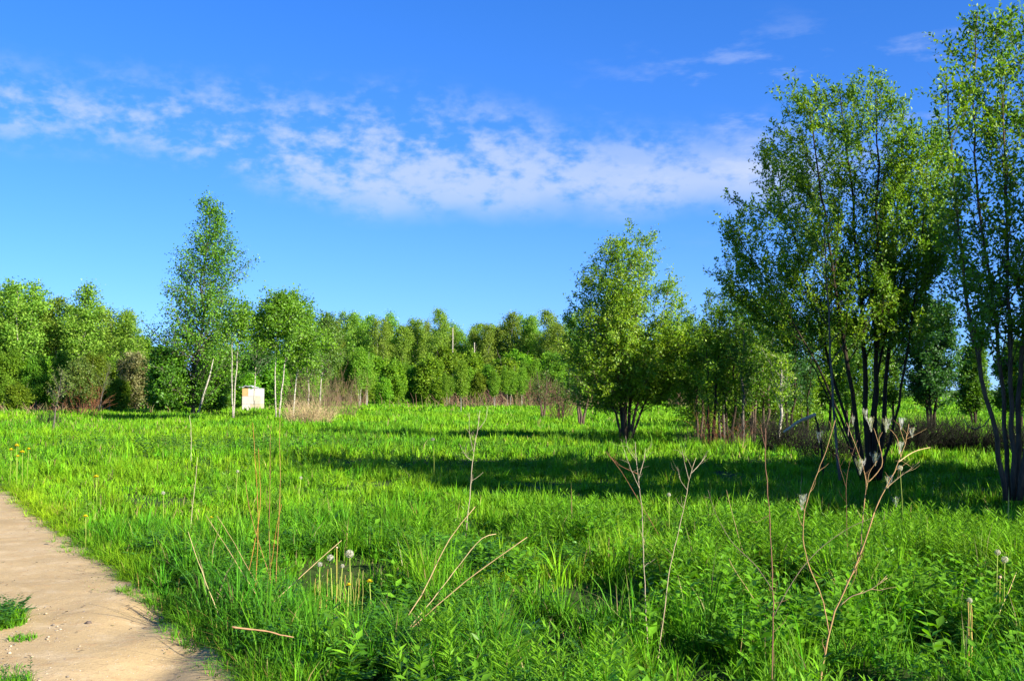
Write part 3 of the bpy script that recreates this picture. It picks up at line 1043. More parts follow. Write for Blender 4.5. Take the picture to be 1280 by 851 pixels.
# 5. two pairs of white stemmed birches and the stems beside them
def birch_px(lines, d, rows_px, cx, label, group, cols, nb=26, leaf_n=10):
    base = spot(cx, d)
    tr = thing('birch_tree', base, label, 'tree', group)
    stems = [(stem_px(l, d, base, dy0, dy1), r, r * .15) for l, r, dy0, dy1 in lines]
    prof = prof_px(rows_px, cx, base, d)
    woods, crown = grow(stems, prof, nb=int(nb * 1.7), tb=.30, bmax=2.4, angle=.85, twigs=10, twig_len=.75, leaf_n=int(leaf_n * 2.1), leaf=(.125, .085), cols=cols, up=.1, droop=.12, fill=.95, spread=.12)
    for wg in woods:
        wg.obj('trunk', M_birch, tr, True)
    crown.obj('crown', M_leaf, tr)


BG = ((.125, .27, .014), (.16, .31, .014), (.095, .22, .016))
birch_px([([(291, 522), (290, 480), (290, 430), (294, 385)], .042, 0, -.3), ([(292, 522), (294, 480), (298, 430), (304, 385)], .042, .2, .6)], 54,
         [(440, 275, 310), (420, 262, 318), (400, 265, 318), (385, 272, 316), (372, 288, 306)], 292,
         'twin white stemmed birch in front of the tall aspen', 'white stemmed birches on the left', BG, 20, 8)
birch_px([([(345, 521), (344, 480), (345, 430), (350, 385), (352, 375)], .045, 0, -.6), ([(349, 521), (353, 480), (359, 430), (366, 385), (370, 375)], .048, .2, .6)], 55,
         [(450, 322, 385), (425, 312, 398), (405, 315, 400), (385, 322, 395), (370, 338, 380)], 350,
         'birch with two long white stems and full round crown right of the white hut', 'white stemmed birches on the left', BG, 34, 10)
birch_px([([(366, 520), (369, 490), (372, 450), (380, 420), (385, 400)], .05, 0, .5)], 57,
         [(470, 362, 400), (440, 360, 410), (415, 364, 412), (395, 375, 402)], 368,
         'single brownish stemmed young birch beside the dry reddish twigs', 'white stemmed birches on the left', BG, 26, 9)
birch_px([([(400, 508), (401, 480), (404, 440), (408, 400)], .06, 0, .5)], 66,
         [(470, 385, 432), (440, 380, 436), (415, 384, 434), (396, 396, 420)], 402,
         'leafy birch at the left end of the far wood behind straw coloured stalks', 'white stemmed birches on the left', ((.09, .19, .02), (.11, .20, .02)), 40, 9)
birch_px([([(385, 508), (386, 480), (383, 440), (380, 408)], .05, 0, .5)], 63,
         [(480, 370, 402), (445, 362, 404), (420, 366, 402), (403, 374, 390)], 384,
         'small leafy birch directly behind the reddish dry twigs', 'white stemmed birches on the left', ((.08, .17, .02), (.10, .19, .02)), 30, 8)
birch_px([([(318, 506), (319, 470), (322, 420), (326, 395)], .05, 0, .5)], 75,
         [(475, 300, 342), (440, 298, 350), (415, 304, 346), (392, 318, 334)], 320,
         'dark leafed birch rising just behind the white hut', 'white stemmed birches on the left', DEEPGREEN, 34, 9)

# ------------------------------------------------------------------ the small white hut in the birches
D = 88.0
hb = spot(317, D); k = D / F
hut = thing('hut', hb, 'small white peeling block hut with grey sheet roof among the birches', 'hut')
M_sheet = bark_material('roof_sheet', (.42, .45, .48), (.22, .23, .24), 3, 1.0, rough=.6)
hw = 11.5 * k; hz = height(485, D)
gq = Geo()
rows_n = 3
for r_ in range(rows_n):                       # three courses of big blocks, joints left open
    z0 = -.1 + (hz + .1) * r_ / rows_n; z1 = -.1 + (hz + .1) * (r_ + 1) / rows_n - .012
    off = (.0, .35, -.25)[r_]
    xs = [-hw, -hw * .1 + off * hw, hw]
    for q_, (a, b) in enumerate(zip(xs[:-1], xs[1:])):
        gq.box((a + .005, -.62, z0), (b - .005, .62, z1), (((.44, .41, .36), (.36, .31, .21)), ((.42, .39, .34), (.40, .36, .28)), ((.42, .27, .12), (.46, .44, .41)))[r_][q_])
gq.obj('wall', attr_material('peeling_block', .9, .1, .28, 5), hut)
gq = Geo(); gq.box((-hw + .03, -.58, -.1), (hw - .03, .58, hz - .06)); gq.obj('joint_mortar', attr_material('mortar', .9, .1, .2, 8), hut)
gq = Geo()
V = []
for i_ in range(9):
    xx_ = -hw - .22 + i_ / 8 * (2 * hw - .22)
    zz_ = hz + .10 + .03 * math.sin(i_ * 2.4) + (.10 if 3 <= i_ <= 6 else .02)
    V += [(xx_, -.78, zz_), (xx_, .72, zz_ - .06), (xx_, .72, zz_ - .12), (xx_, -.78, zz_ - .06)]
lp = []
for i_ in range(8):
    for j_ in range(4):
        a = i_ * 4 + j_; b = i_ * 4 + (j_ + 1) % 4
        lp += [a, a + 4, b + 4, b]
gq.add(V, [4] * 32 + [4, 4], lp + [0, 1, 2, 3, 35, 34, 33, 32])
gq.obj('roof', M_sheet, hut)
for ch in hut.children:                     # flat faces, not rounded ones
    ch.data.polygons.foreach_set('use_smooth', np.zeros(len(ch.data.polygons), bool))


# ------------------------------------------------------------------ copies of whole things
def copy_thing(src, loc, rz, sc, label, group=None, name=None):
    c = src.copy(); C.objects.link(c)
    c.location = tuple(float(v) for v in loc); c.rotation_euler = (0, 0, rz)
    c.scale = sc if isinstance(sc, (tuple, list)) else (sc, sc, sc)
    c['label'] = label
    if group:
        c['group'] = group
    for ch in src.children:
        d = ch.copy(); C.objects.link(d); d.parent = c
        d.matrix_parent_inverse = ch.matrix_parent_inverse.copy()
    return c


class Kind:
    """One kind of background tree, modelled once at its full height and then copied."""
    def __init__(s, name, H, cat, make):
        s.name, s.H, s.cat, s.make = name, H, cat, make
        s.protos = []; s.used = 0

    def place(s, px, d, H, label, group=None, wide=1.0):
        b = spot(px, d)
        if len(s.protos) < s.make.nvar:
            tr = thing(s.name, b, label, s.cat, group)
            s.make(tr, s.H, len(s.protos))
            s.protos.append(tr)
            f = H / s.H
            tr.scale = (f * wide, f * wide, f)
            tr.rotation_euler = (0, 0, random.uniform(0, 6.28))
            return tr
        src = s.protos[s.used % len(s.protos)]; s.used += 1
        f = H / s.H * random.uniform(.98, 1.02)
        return copy_thing(src, b, random.uniform(0, 6.28), (f * wide, f * wide, f), label, group)


def rows_of(shares, R):
    return [(z, R * f * random.uniform(.88, 1.12), R * f * random.uniform(.88, 1.12)) for z, f in shares]


BIRCHC = ((.205, .32, .036), (.185, .30, .034), (.24, .345, .04), (.15, .26, .03))
BUSHC = ((.16, .30, .015), (.14, .28, .015), (.19, .325, .016), (.11, .235, .016))


def mk_birch(tr, H, v):
    sh = [[(.26, .55), (.42, .85), (.60, 1.05), (.78, .95), (.92, .65), (1.0, .30)], [(.30, .4), (.5, .9), (.68, 1.1), (.85, .95), (.95, .65), (1.0, .35)], [(.2, .6), (.4, 1.0), (.62, 1.15), (.82, .85), (1.0, .22)]][v]
    tr_parts(tr, H, rows_of(sh, H * .175), BIRCHC, M_birch, M_leaf_far, 1 + (v == 1), H * .010, 0, .10, split=True,
             nb=64 if v != 1 else 40, tb=.2, bmax=H * .19, angle=.8, twigs=7, twig_len=H * .08, leaf_n=19, leaf=(.21, .145), up=.2, droop=.16, fill=.95, spread=.22, sides=5, twig_tubes=False)


mk_birch.nvar = 3


def mk_broad(tr, H, v):
    sh = [[(.12, .6), (.25, .95), (.5, 1), (.72, .85), (.9, .5), (1.0, .12)], [(.18, .5), (.35, .9), (.55, 1), (.8, .75), (1.0, .15)]][v]
    tr_parts(tr, H, rows_of(sh, H * .22), ((.145, .275, .02), (.175, .30, .02), (.115, .235, .02)), M_bark_grey, M_leaf_far, 2, H * .011, 0, .10, split=True,
             nb=60, tb=.08, bmax=H * .24, angle=.95, twigs=8, twig_len=H * .075, leaf_n=22, leaf=(.21, .145), up=.25, droop=.02, fill=.95, spread=.2, sides=5, twig_tubes=False)


mk_broad.nvar = 2


def mk_bush(tr, H, v):
    sh = [[(.02, .75), (.2, 1), (.5, .95), (.75, .7), (1.0, .15)], [(.02, .65), (.25, .95), (.45, 1), (.8, .6), (1.0, .2)], [(.04, .5), (.2, .8), (.4, .85), (.7, .6), (1.0, .08)]][v]
    tr_parts(tr, H, rows_of(sh, H * .30), BUSHC, M_bark_grey, M_leaf_far, 4, H * .012, 0, .22, split=False,
             nb=34, tb=.04, bmax=H * .32, angle=.95, twigs=8, twig_len=H * .11, leaf_n=20, leaf=(.155, .11), up=.3, fill=.95, spread=.12, sides=4, twig_tubes=False)


mk_bush.nvar = 3


def mk_sapling(tr, H, v):
    sh = [[(.30, .5), (.45, .9), (.65, 1), (.85, .6), (1.0, .1)], [(.25, .4), (.45, .8), (.7, 1), (.9, .55), (1.0, .15)]][v]
    tr_parts(tr, H, rows_of(sh, H * .19), ((.15, .28, .02), (.13, .25, .02), (.18, .30, .02)), M_birch, M_leaf_far, 2, H * .0085, random.uniform(-.05, .05), .10, split=True,
             nb=34, tb=.3, bmax=H * .2, angle=.8, twigs=7, twig_len=H * .085, leaf_n=18, leaf=(.13, .09), up=.2, droop=.08, fill=.95, spread=.13, sides=4, twig_tubes=False)


mk_sapling.nvar = 2

K_birch = Kind('birch_tree', 12.0, 'tree', mk_birch)
K_broad = Kind('broadleaf_tree', 9.0, 'tree', mk_broad)
K_bush = Kind('bush', 3.6, 'bush', mk_bush)
K_sap = Kind('birch_sapling', 5.0, 'sapling', mk_sapling)

# the far wood: its skyline trees from the left to the round willow, then behind the thicket
WOOD = 'tall birches of the far wood'
wood = [
    (418, 402, 150, 'birch at the left end of the far wood rising behind the leafy birch'),
    (433, 397, 156, 'far wood birch just right of the leafy birch at the wood edge'),
    (447, 395, 152, 'far wood birch with feathery crown above the white stemmed saplings'),
    (462, 400, 158, 'far wood birch leaning over the gap between saplings and round bush'),
    (476, 393, 150, 'thick crowned far wood birch above the round bright bush'),
    (490, 398, 157, 'far wood birch second left of the forked pale stem'),
    (503, 396, 151, 'far wood birch with a forked pale stem'),
    (518, 395, 155, 'far wood birch left of the dip in the skyline'),
    (532, 404, 160, 'shorter far wood birch filling the dip left of the tallest crown'),
    (549, 388, 150, 'tallest crown of the far wood skyline'),
    (560, 398, 158, 'far wood birch close behind the bare white trunk'),
    (578, 402, 156, 'thin crowned far wood birch just right of the bare white trunk'),
    (592, 404, 153, 'thin crowned far wood birch left of the second bare trunk'),
    (609, 394, 150, 'pointed far wood birch right of the second bare trunk'),
    (622, 399, 157, 'far wood birch between the pointed and the broad crown'),
    (640, 393, 150, 'broad dark crown of the far wood left of the round willow'),
    (655, 396, 154, 'far wood birch at the right shoulder of the broad dark crown'),
    (668, 402, 152, 'far wood birch in the notch left of the round willow'),
    (684, 398, 146, 'far wood birch at the left flank of the round willow'),
    (700, 394, 142, 'far wood birch partly covered by the round willow'),
    (716, 398, 146, 'far wood birch mostly hidden by the left half of the round willow'),
    (860, 402, 140, 'far wood birch in the gap right of the round willow'),
    (876, 400, 136, 'far wood birch left behind the slim thicket'),
    (900, 406, 138, 'far wood birch showing through the slim thicket'),
    (926, 412, 140, 'far wood birch behind the right half of the slim thicket'),
    (955, 420, 142, 'low far wood birch behind the thicket and willow branches'),
    (985, 430, 140, 'lowest far wood birch left of the big willow stems'),
]
for px, top, d, lab in wood:
    K_birch.place(px, d, height(top + random.choice((-7, -3, 0, 5, 11)) * (0 if 'tallest' in lab else 1), d), lab, WOOD, random.uniform(.8, 1.1))
for px, d in ((425, 172), (455, 175), (484, 170), (512, 174), (540, 172), (568, 176), (598, 171), (628, 174), (660, 170), (692, 168), (730, 165), (760, 166), (800, 166), (840, 160), (880, 158)):
    K_birch.place(px, d, height(408 + random.uniform(-4, 10), d), 'birch in the back row of the far wood seen between the front crowns', 'back row birches of the far wood', 1.15)
# the depth of the wood behind those rows, one unbroken mass
wm = Geo()
for (pa, pb, da, db, ty, n_) in ((405, 915, 182, 205, 418, 15000), (-110, 185, 104, 122, 402, 9000), (900, 1010, 160, 175, 436, 2200)):
    px_ = rng.uniform(pa, pb, n_); d_ = rng.uniform(da, db, n_)
    topz = (HY - (ty + 16 * vnoise(px_, px_ * 0, 16, 81) + 6 * vnoise(px_, px_ * 0, 5, 82) + (26 * sstep(px_, 110, 185) if pa < 0 else 0))) / F * d_ + CAM_Z
    z_ = topz * rng.random(n_) ** .7
    x_ = (px_ - CX) / F * d_
    lump = vnoise(x_, z_ * 1.3 + d_ * .5, 2.4, 83)
    P_ = np.stack([x_ + rng.normal(0, .5, n_), d_ + rng.normal(0, .5, n_), z_], -1)[lump > .30]
    k2 = len(P_)
    wm.leaves(P_, rng.normal(0, 1, (k2, 3)), rng.normal(0, .7, (k2, 3)) + np.array([0, 0, .6]), rng.uniform(.5, 1.1, k2), rng.uniform(.35, .7, k2), np.array([.13, .205, .03]) * rng.uniform(.6, 1.3, (k2, 1)))
o = wm.obj('woods', M_leaf); tag(o, 'dense green depth of the far woods behind the front rows of birches', 'woods', kind='stuff')
# bare white trunks standing in the wood
for px, y0, y1, d, lab in ((565, 496, 410, 146, 'tall bare white birch trunk standing against the far wood'), (592, 496, 428, 146, 'shorter bare white birch trunk right of the tall one')):
    b = spot(px, d); gk = Geo()
    top_ = at(px + 1, y1, d) - b
    pts = resample(np.array([[0, 0, -.2], top_ * .5 + np.array([.06, 0, 0]), top_]), 9)
    gk.tube(pts, np.linspace(.15, .06, 9), 7)
    tr = thing('bare_trunk', b, lab, 'dead tree', 'bare trunks in the far wood')
    gk.obj('trunk', M_birch, tr, True)
    for q_ in range(4):
        gk = Geo()
        p0, _d = arc(pts, .55 + .1 * q_)
        gk.tube(limb(p0, (random.choice((-1, 1)) * .7, .2, .7), .9, 4, .3, .3), np.linspace(.04, .012, 5), 4)
        gk.obj('branch', M_bark_grey, tr)

# the bushes and young trees in front of the wood
EDGE = 'bushes along the foot of the far wood'
for px in (412, 436, 452, 468, 503, 528, 548, 573, 592, 606, 624, 646, 668, 682, 706, 724, 760, 800, 838, 866, 892, 916, 946, 972):
    (K_bush if random.random() < .6 else K_broad).place(px + random.uniform(-4, 4), random.uniform(132, 142), random.uniform(4.2, 6.4), 'bush in the shaded second row under the far wood', 'second row bushes under the far wood', 1.2)
for px in (-40, -15, 20, 36, 62, 92, 108, 136, 158, 178, 192):
    K_bush.place(px, random.uniform(84, 92), random.uniform(3.2, 4.6), 'bush in the shaded understorey of the left wood', 'understorey bushes of the left wood', 1.2)
edge = [
    (425, 448, 132, 'broad', 'rounded small tree at the left foot of the far wood'),
    (492, 452, 120, 'bush', 'round bright green bush, widest at the foot of the far wood'),
    (480, 470, 116, 'bush', 'low green bush touching the left of the round bright bush'),
    (516, 455, 124, 'broad', 'dark small tree between the round bright bush and the pale one'),
    (537, 440, 122, 'bush', 'tall yellowish bush under the tallest far wood crown'),
    (556, 436, 126, 'bush', 'tall green bush left of the bare white trunk foot'),
    (549, 470, 115, 'bush', 'low green bush in front of the tall yellowish bush'),
    (588, 458, 124, 'bush', 'mid green bush under the second bare trunk'),
    (598, 466, 116, 'bush', 'light green low bush right of the slim pale sapling'),
    (611, 455, 124, 'broad', 'dark small tree left of the bright rounded bush'),
    (633, 444, 116, 'bush', 'bright rounded bush with paler top left of the bare reddish thicket'),
    (644, 436, 124, 'bush', 'tall olive bush behind the bright rounded one'),
    (662, 446, 120, 'broad', 'dark small tree behind the bare reddish thicket'),
    (694, 440, 112, 'broad', 'dark small tree at the left rim of the round willow'),
    (852, 455, 112, 'bush', 'dark green bush right behind the round willow'),
    (878, 462, 110, 'bush', 'dark green bush behind the left stems of the thicket'),
    (905, 455, 112, 'broad', 'small tree behind the middle of the thicket'),
    (935, 460, 108, 'bush', 'green bush seen through the thicket stems'),
    (962, 458, 110, 'bush', 'green bush behind the pale leaning thicket stem'),
    (990, 462, 108, 'bush', 'green bush left of the big willow foot'),
]
for px, top, d, kd, lab in edge:
    (K_bush if kd == 'bush' else K_broad).place(px, d, height(top, d), lab, EDGE, random.uniform(1.0, 1.25))
SAPS = 'slim birch saplings before the far wood'
for px, top, d, lab in (
        (437, 436, 106, 'white stemmed sapling leftmost of three below the far wood'),
        (449, 433, 104, 'white stemmed sapling in the middle of three below the far wood'),
        (459, 437, 106, 'white stemmed sapling with leaning stem, nearest the round bright bush'),
        (576, 448, 78, 'slim pale sapling standing in the meadow before the bare white trunk'),
        (560, 462, 108, 'short sapling left of the slim pale sapling'),
        (618, 462, 96, 'small sapling with pale stem in front of the bright rounded bush'),
        (636, 455, 100, 'sapling with thin white stem right of the bright rounded bush'),
        (652, 458, 104, 'sapling with thin white stem left of the bare reddish thicket')):
    K_sap.place(px, d, height(top, d), lab, SAPS, .95)

# the wood on the left
LW = 'trees of the left hand wood'
left = [
    (-62, 352, 90, 'birch', 'birch of the near wood mostly beyond the left margin'),
    (-34, 356, 96, 'birch', 'birch cut off by the left margin'),
    (-8, 360, 90, 'birch', 'birch half cut by the left margin'),
    (12, 356, 96, 'birch', 'birch close to the left margin with dense dark crown'),
    (30, 349, 90, 'birch', 'tallest birch of the left wood with broad crown'),
    (50, 372, 98, 'birch', 'birch in the dip right of the tallest left wood crown'),
    (70, 371, 92, 'birch', 'pointed birch between two dips of the left wood skyline'),
    (88, 384, 98, 'birch', 'low birch left of the second peak of the left wood'),
    (105, 361, 90, 'birch', 'second peak of the left wood with visible pale stem'),
    (124, 386, 98, 'birch', 'birch just right of the second peak in the left wood'),
    (146, 390, 96, 'birch', 'rounded birch third from the right end of the left wood'),
    (160, 388, 90, 'birch', 'birch with tilted top near the right end of the left wood'),
    (176, 420, 98, 'broad', 'low tree closing the left wood before the tall aspen'),
    (8, 430, 84, 'broad', 'leafy small tree at the foot of the left wood by the margin'),
    (45, 440, 84, 'broad', 'leafy small tree under the tallest left wood crown'),
    (80, 435, 84, 'broad', 'leafy small tree under the pointed birch of the left wood'),
    (120, 438, 86, 'broad', 'leafy small tree under the second peak of the left wood'),
    (150, 445, 88, 'broad', 'leafy small tree left of the pale cream bush'),
]
for px, top, d, kd, lab in left:
    (K_birch if kd == 'birch' else K_broad).place(px, d, height(top, d), lab, LW, 1.15)
for px, top, d, lab in ((205, 455, 98, 'green bush in the gap left of the tall aspen'), (186, 470, 94, 'low green bush before the gap left of the aspen'),
                        (150, 472, 80, 'bright low bush before the pale cream one'), (22, 475, 76, 'low bush at the wood foot near the left margin')):
    K_bush.place(px, d, height(top, d), lab, 'bushes beside the left wood', 1.25)

# the aspen's shaggy skirt, a pale budding bush and two thin pale saplings out on the left
simple_tree('bush', spot(207, 71), height(440, 71), rows_of([(.02, .8), (.3, 1), (.6, .9), (1, .3)], 1.5), ((.075, .20, .014), (.095, .23, .014), (.06, .165, .016)),
            'dense dark green bush hugging the left foot of the tall aspen', 'bush', None, M_bark_grey, M_leaf, nstem=4, r=.04, fan=.2, split=False,
            nb=40, tb=.04, bmax=1.4, angle=.95, twigs=8, twig_len=.42, leaf_n=14, leaf=(.19, .14), spread=.12, sides=4)
simple_tree('bush', spot(262, 73), height(452, 73), rows_of([(.02, .8), (.3, 1), (.6, .9), (1, .3)], 1.5), ((.075, .19, .014), (.10, .23, .014), (.06, .16, .016)),
            'green bush filling the right foot of the tall aspen behind its leaning trunk', 'bush', None, M_bark_grey, M_leaf, nstem=4, r=.04, fan=.2, split=False,
            nb=40, tb=.04, bmax=1.4, angle=.95, twigs=8, twig_len=.42, leaf_n=14, leaf=(.15, .11), spread=.12, sides=4)
for px, top, d, lab in ((262, 442, 98, 'bush behind the right foot of the tall aspen'), (280, 430, 104, 'small tree behind the twin white stemmed birch'), (300, 436, 100, 'small tree closing the view above the white hut'),
                        (322, 425, 106, 'small tree behind the hut and the long white stems'), (340, 438, 98, 'bush seen between the long white stems'), (360, 428, 104, 'small tree right behind the long white stems'),
                        (380, 436, 100, 'bush behind the reddish dry twigs'), (402, 430, 106, 'small tree behind the pinkish dry twigs'), (312, 466, 94, 'low bush directly behind the hut'), (352, 466, 92, 'low olive bush beneath the long stemmed birch'),
                        (276, 468, 93, 'low bush left of the hut'), (386, 462, 92, 'low bush beneath the leafy birch')):
    (K_broad if 'tree' in lab else K_bush).place(px, d, height(top, d), lab, 'bushes behind the white stemmed birches', 1.25)
simple_tree('bush', spot(168, 82), height(443, 82), rows_of([(.05, .8), (.35, 1), (.7, .8), (1, .3)], 1.7), ((.26, .24, .10), (.22, .22, .085), (.17, .20, .06)),
            'pale cream budding bush left of the tall aspen', 'bush', None, M_bark_brown, M_leaf, nstem=5, r=.04, fan=.25, split=False,
            nb=34, tb=.06, bmax=1.7, angle=.9, twigs=9, twig_len=.5, leaf_n=12, leaf=(.16, .11), spread=.1, sides=4)
simple_tree('bush', spot(100, 62), height(452, 62), rows_of([(.12, .5), (.4, 1), (.7, .8), (1, .2)], 1.2), ((.12, .19, .03), (.15, .20, .035), (.09, .16, .02)),
            'airy yellowish bush with rust coloured base before the left wood', 'bush', None, M_bark_brown, M_leaf, nstem=6, r=.03, fan=.22, split=False,
            nb=26, tb=.12, bmax=1.2, angle=.8, twigs=7, twig_len=.38, leaf_n=9, leaf=(.12, .07), spread=.06, sides=4)
for px, py0, tilt, top, d, lab in ((66, 541, 12, 462, 40, 'thin pale sapling leaning right, nearest the path on the left'), (124, 512, 14, 455, 60, 'thin pale sapling right of the airy yellowish bush')):
    b = spot(px, d)
    tr = thing('sapling', b, lab, 'sapling', 'thin pale saplings on the left')
    H = height(top, d)
    st_ = stem_px([(px, py0), (px + tilt * .4, (py0 + top) / 2), (px + tilt, top)], d, b)
    woods, crown = grow([(st_, .035, .008)], [(.2 * H, .3, .5), (.6 * H, .5, .8), (1.02 * H, .2, .7)], nb=22, tb=.35, bmax=.8, angle=.7, twigs=4, twig_len=.25, leaf_n=5,
                        leaf=(.07, .04), cols=((.17, .21, .05), (.12, .19, .03)), up=.3, spread=.04, sides=5)
    woods[0].obj('trunk', M_bark_grey, tr, True); crown.obj('crown', M_leaf, tr)

# the slim thicket between the round willow and the big one
THK = 'slim trees of the thicket between the two big willows'
thicket = [
    (872, 402, 34, .0, 'leftmost slim tree of the thicket, bushy to the ground', 3, MIDGREEN, M_bark_brown),
    (888, 378, 31, .02, 'dark stemmed thicket tree second from the round willow', 2, YELGREEN, M_bark_dark),
    (903, 352, 33, .0, 'tallest light green tree of the thicket', 2, ((.11, .21, .02), (.09, .19, .02)), M_bark_grey),
    (914, 362, 31, -.03, 'thicket tree with two dark stems right of its tallest tree', 2, YELGREEN, M_bark_dark),
    (928, 372, 30.5, .0, 'thicket tree with a straight grey stem in its middle', 1, MIDGREEN, M_bark_grey),
    (940, 380, 32, .02, 'thicket tree with reddish forked stems', 3, YELGREEN, M_bark_brown),
    (955, 372, 31, .05, 'thicket tree leaning right with brown stems', 2, MIDGREEN, M_bark_brown),
    (970, 382, 29.5, .06, 'thin pale birch leaning right at the thicket edge', 1, YELGREEN, M_birch),
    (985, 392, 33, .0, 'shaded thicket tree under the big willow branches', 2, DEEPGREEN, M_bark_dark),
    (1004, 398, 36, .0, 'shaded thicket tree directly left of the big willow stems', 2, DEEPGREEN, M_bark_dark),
]
for px, top, d, lean, lab, ns, cols, bm in thicket:
    H = height(top, d); R = random.uniform(.62, .85)
    simple_tree('slim_tree', spot(px, d), H, rows_of([(.16, .25), (.34, .6), (.55, 1.05), (.78, .85), (.92, .5), (1.0, .12)], R), cols, lab, 'tree', THK, bm, M_leaf,
                nstem=ns, r=.05, lean=lean, fan=.07, nb=24 if ns > 1 else 44, tb=.24, bmax=1.0, angle=.8, twigs=7, twig_len=.32, leaf_n=14, leaf=(.078, .045), up=.3, spread=.05, sides=5, fill=.95)
for px, d, H, lab in ((878, 36, 2.4, 'leafy shrub at the left foot of the thicket'), (898, 38, 2.2, 'leafy shrub behind the dark thicket stems'), (922, 37, 2.5, 'leafy shrub in the middle of the thicket'),
                      (948, 38, 2.3, 'leafy shrub behind the reddish forked stems'), (972, 36, 2.2, 'leafy shrub at the right of the thicket'), (1000, 38, 2.4, 'leafy shrub left behind the big willow foot')):
    simple_tree('shrub', spot(px, d), H, rows_of([(.05, .7), (.35, 1), (.7, .85), (1, .3)], .85), ((.16, .29, .014), (.19, .32, .014), (.13, .24, .016)), lab, 'shrub', 'leafy shrubs in the thicket', M_bark_brown, M_leaf,
                nstem=5, r=.02, fan=.25, split=False, nb=17, tb=.06, bmax=.95, angle=.9, twigs=7, twig_len=.32, leaf_n=13, leaf=(.075, .045), spread=.06, sides=4)
# trees beyond the big willow
for px, top, d, R, lab, ns, cols in (
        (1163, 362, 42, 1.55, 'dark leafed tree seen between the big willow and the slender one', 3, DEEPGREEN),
        (1060, 395, 48, 1.4, 'shaded tree behind the stems of the big willow', 3, MIDGREEN),
        (1112, 410, 52, 1.3, 'small shaded tree right behind the big willow', 2, MIDGREEN),
        (1032, 385, 44, 1.2, 'light green tree showing through the left stems of the big willow', 2, YELGREEN),
        (1216, 432, 50, .9, 'thin leafed small tree in the gap beside the slender tree', 3, MIDGREEN),
        (1272, 425, 46, 1.1, 'small tree behind the slender tree at the right margin', 3, MIDGREEN),
        (1310, 410, 44, 1.3, 'tree beyond the right margin behind the slender tree', 3, MIDGREEN)):
    H = height(top, d)
    simple_tree('meadow_tree', spot(px, d), H, rows_of([(.16, .5), (.3, .85), (.5, 1), (.75, .8), (.92, .45), (1.0, .12)], R), cols, lab, 'tree', 'trees behind the big willow', M_bark_dark, M_leaf,
                nstem=ns, r=.07, fan=.12, nb=40, tb=.12, bmax=1.6, angle=.9, twigs=9, twig_len=.42, leaf_n=19, leaf=(.115, .07), up=.25, spread=.07, sides=5, fill=.95)
# the small crooked trees left of the round willow
for px, top, d, R, lab, lean in ((725, 440, 52, 1.25, 'small crooked willow standing left behind the round willow', .05), (679, 462, 62, .9, 'half bare dark stemmed small tree in the meadow', -.03), (700, 470, 60, .7, 'thin half bare shrub right of the dark stemmed small tree', .03)):
    H = height(top, d)
    simple_tree('small_tree', spot(px, d), H, rows_of([(.22, .5), (.45, 1), (.75, .85), (1.0, .3)], R), ((.085, .165, .02), (.11, .19, .022), (.12, .11, .035)), lab, 'tree', 'small crooked trees by the round willow', M_bark_brown, M_leaf,
                nstem=3, r=.075, lean=lean, fan=.16, nb=20, tb=.2, bmax=1.2, angle=.9, twigs=6, twig_len=.35, leaf_n=6, leaf=(.10, .055), up=.2, spread=.05, sides=5, fill=.95, bare=.3)
# trees beyond the right margin, whose crowns shade the big willow and the meadow
for x_, y_, H, R, lab in ((9.9, 11.4, 6.6, 1.9, 'willow beyond the right margin level with the slender tree'), (10.6, 15.6, 6.9, 2.1, 'willow beyond the right margin beside the big willow'), (12.6, 16.9, 5.8, 1.9, 'willow beyond the right margin farther back'), (13.0, 13.4, 6.4, 2.0, 'willow farthest beyond the right margin')):
    simple_tree('willow_tree', np.array([x_, y_, float(tz(x_, y_)) - .03]), H, rows_of([(.16, .6), (.35, .95), (.6, 1), (.85, .75), (1.0, .3)], R), MIDGREEN, lab, 'tree', 'willows beyond the right margin', M_bark_dark, M_leaf,
                nstem=6, r=.08, fan=.24, nb=40, tb=.14, bmax=1.4, angle=.8, twigs=10, twig_len=.4, leaf_n=18, leaf=(.16, .09), up=.3, spread=.06, sides=5)


# ------------------------------------------------------------------ dry brush, straw and dead stems
def brush(px, d, H, R, label, group, cols, n=60, leafy=0, r=.006, name='brushwood'):
    b = spot(px, d)
    o_ = Geo()
    for _ in range(n):
        a = random.uniform(0, 6.28); rr = R * math.sqrt(random.random()) * .7
        p0 = np.array([rr * math.cos(a), rr * .6 * math.sin(a), -.05])
        h_ = H * random.uniform(.45, 1.0)
        dirn = (math.cos(a) * .3 + random.gauss(0, .2), math.sin(a) * .3 + random.gauss(0, .2), 1)
        pts = limb(p0, dirn, h_, 5, .1, .35)
        c_ = np.array(random.choice(cols)) * random.uniform(.7, 1.25)
        o_.tube(pts, np.linspace(r, r * .35, 6), 3, c_, cap=False)
        for _q in range(3):
            q0, qd = arc(pts, random.uniform(.35, .9))
            o_.tube(limb(q0, unit(qd + np.random.default_rng(random.getrandbits(32)).normal(0, .6, 3)), h_ * random.uniform(.15, .4), 3, .2, .3), np.linspace(r * .6, r * .25, 4), 3, c_, cap=False)
    if leafy:
        pass
    ob = o_.obj(name, M_dry); ob.location = tuple(b)
    return tag(ob, label, 'brush', group)


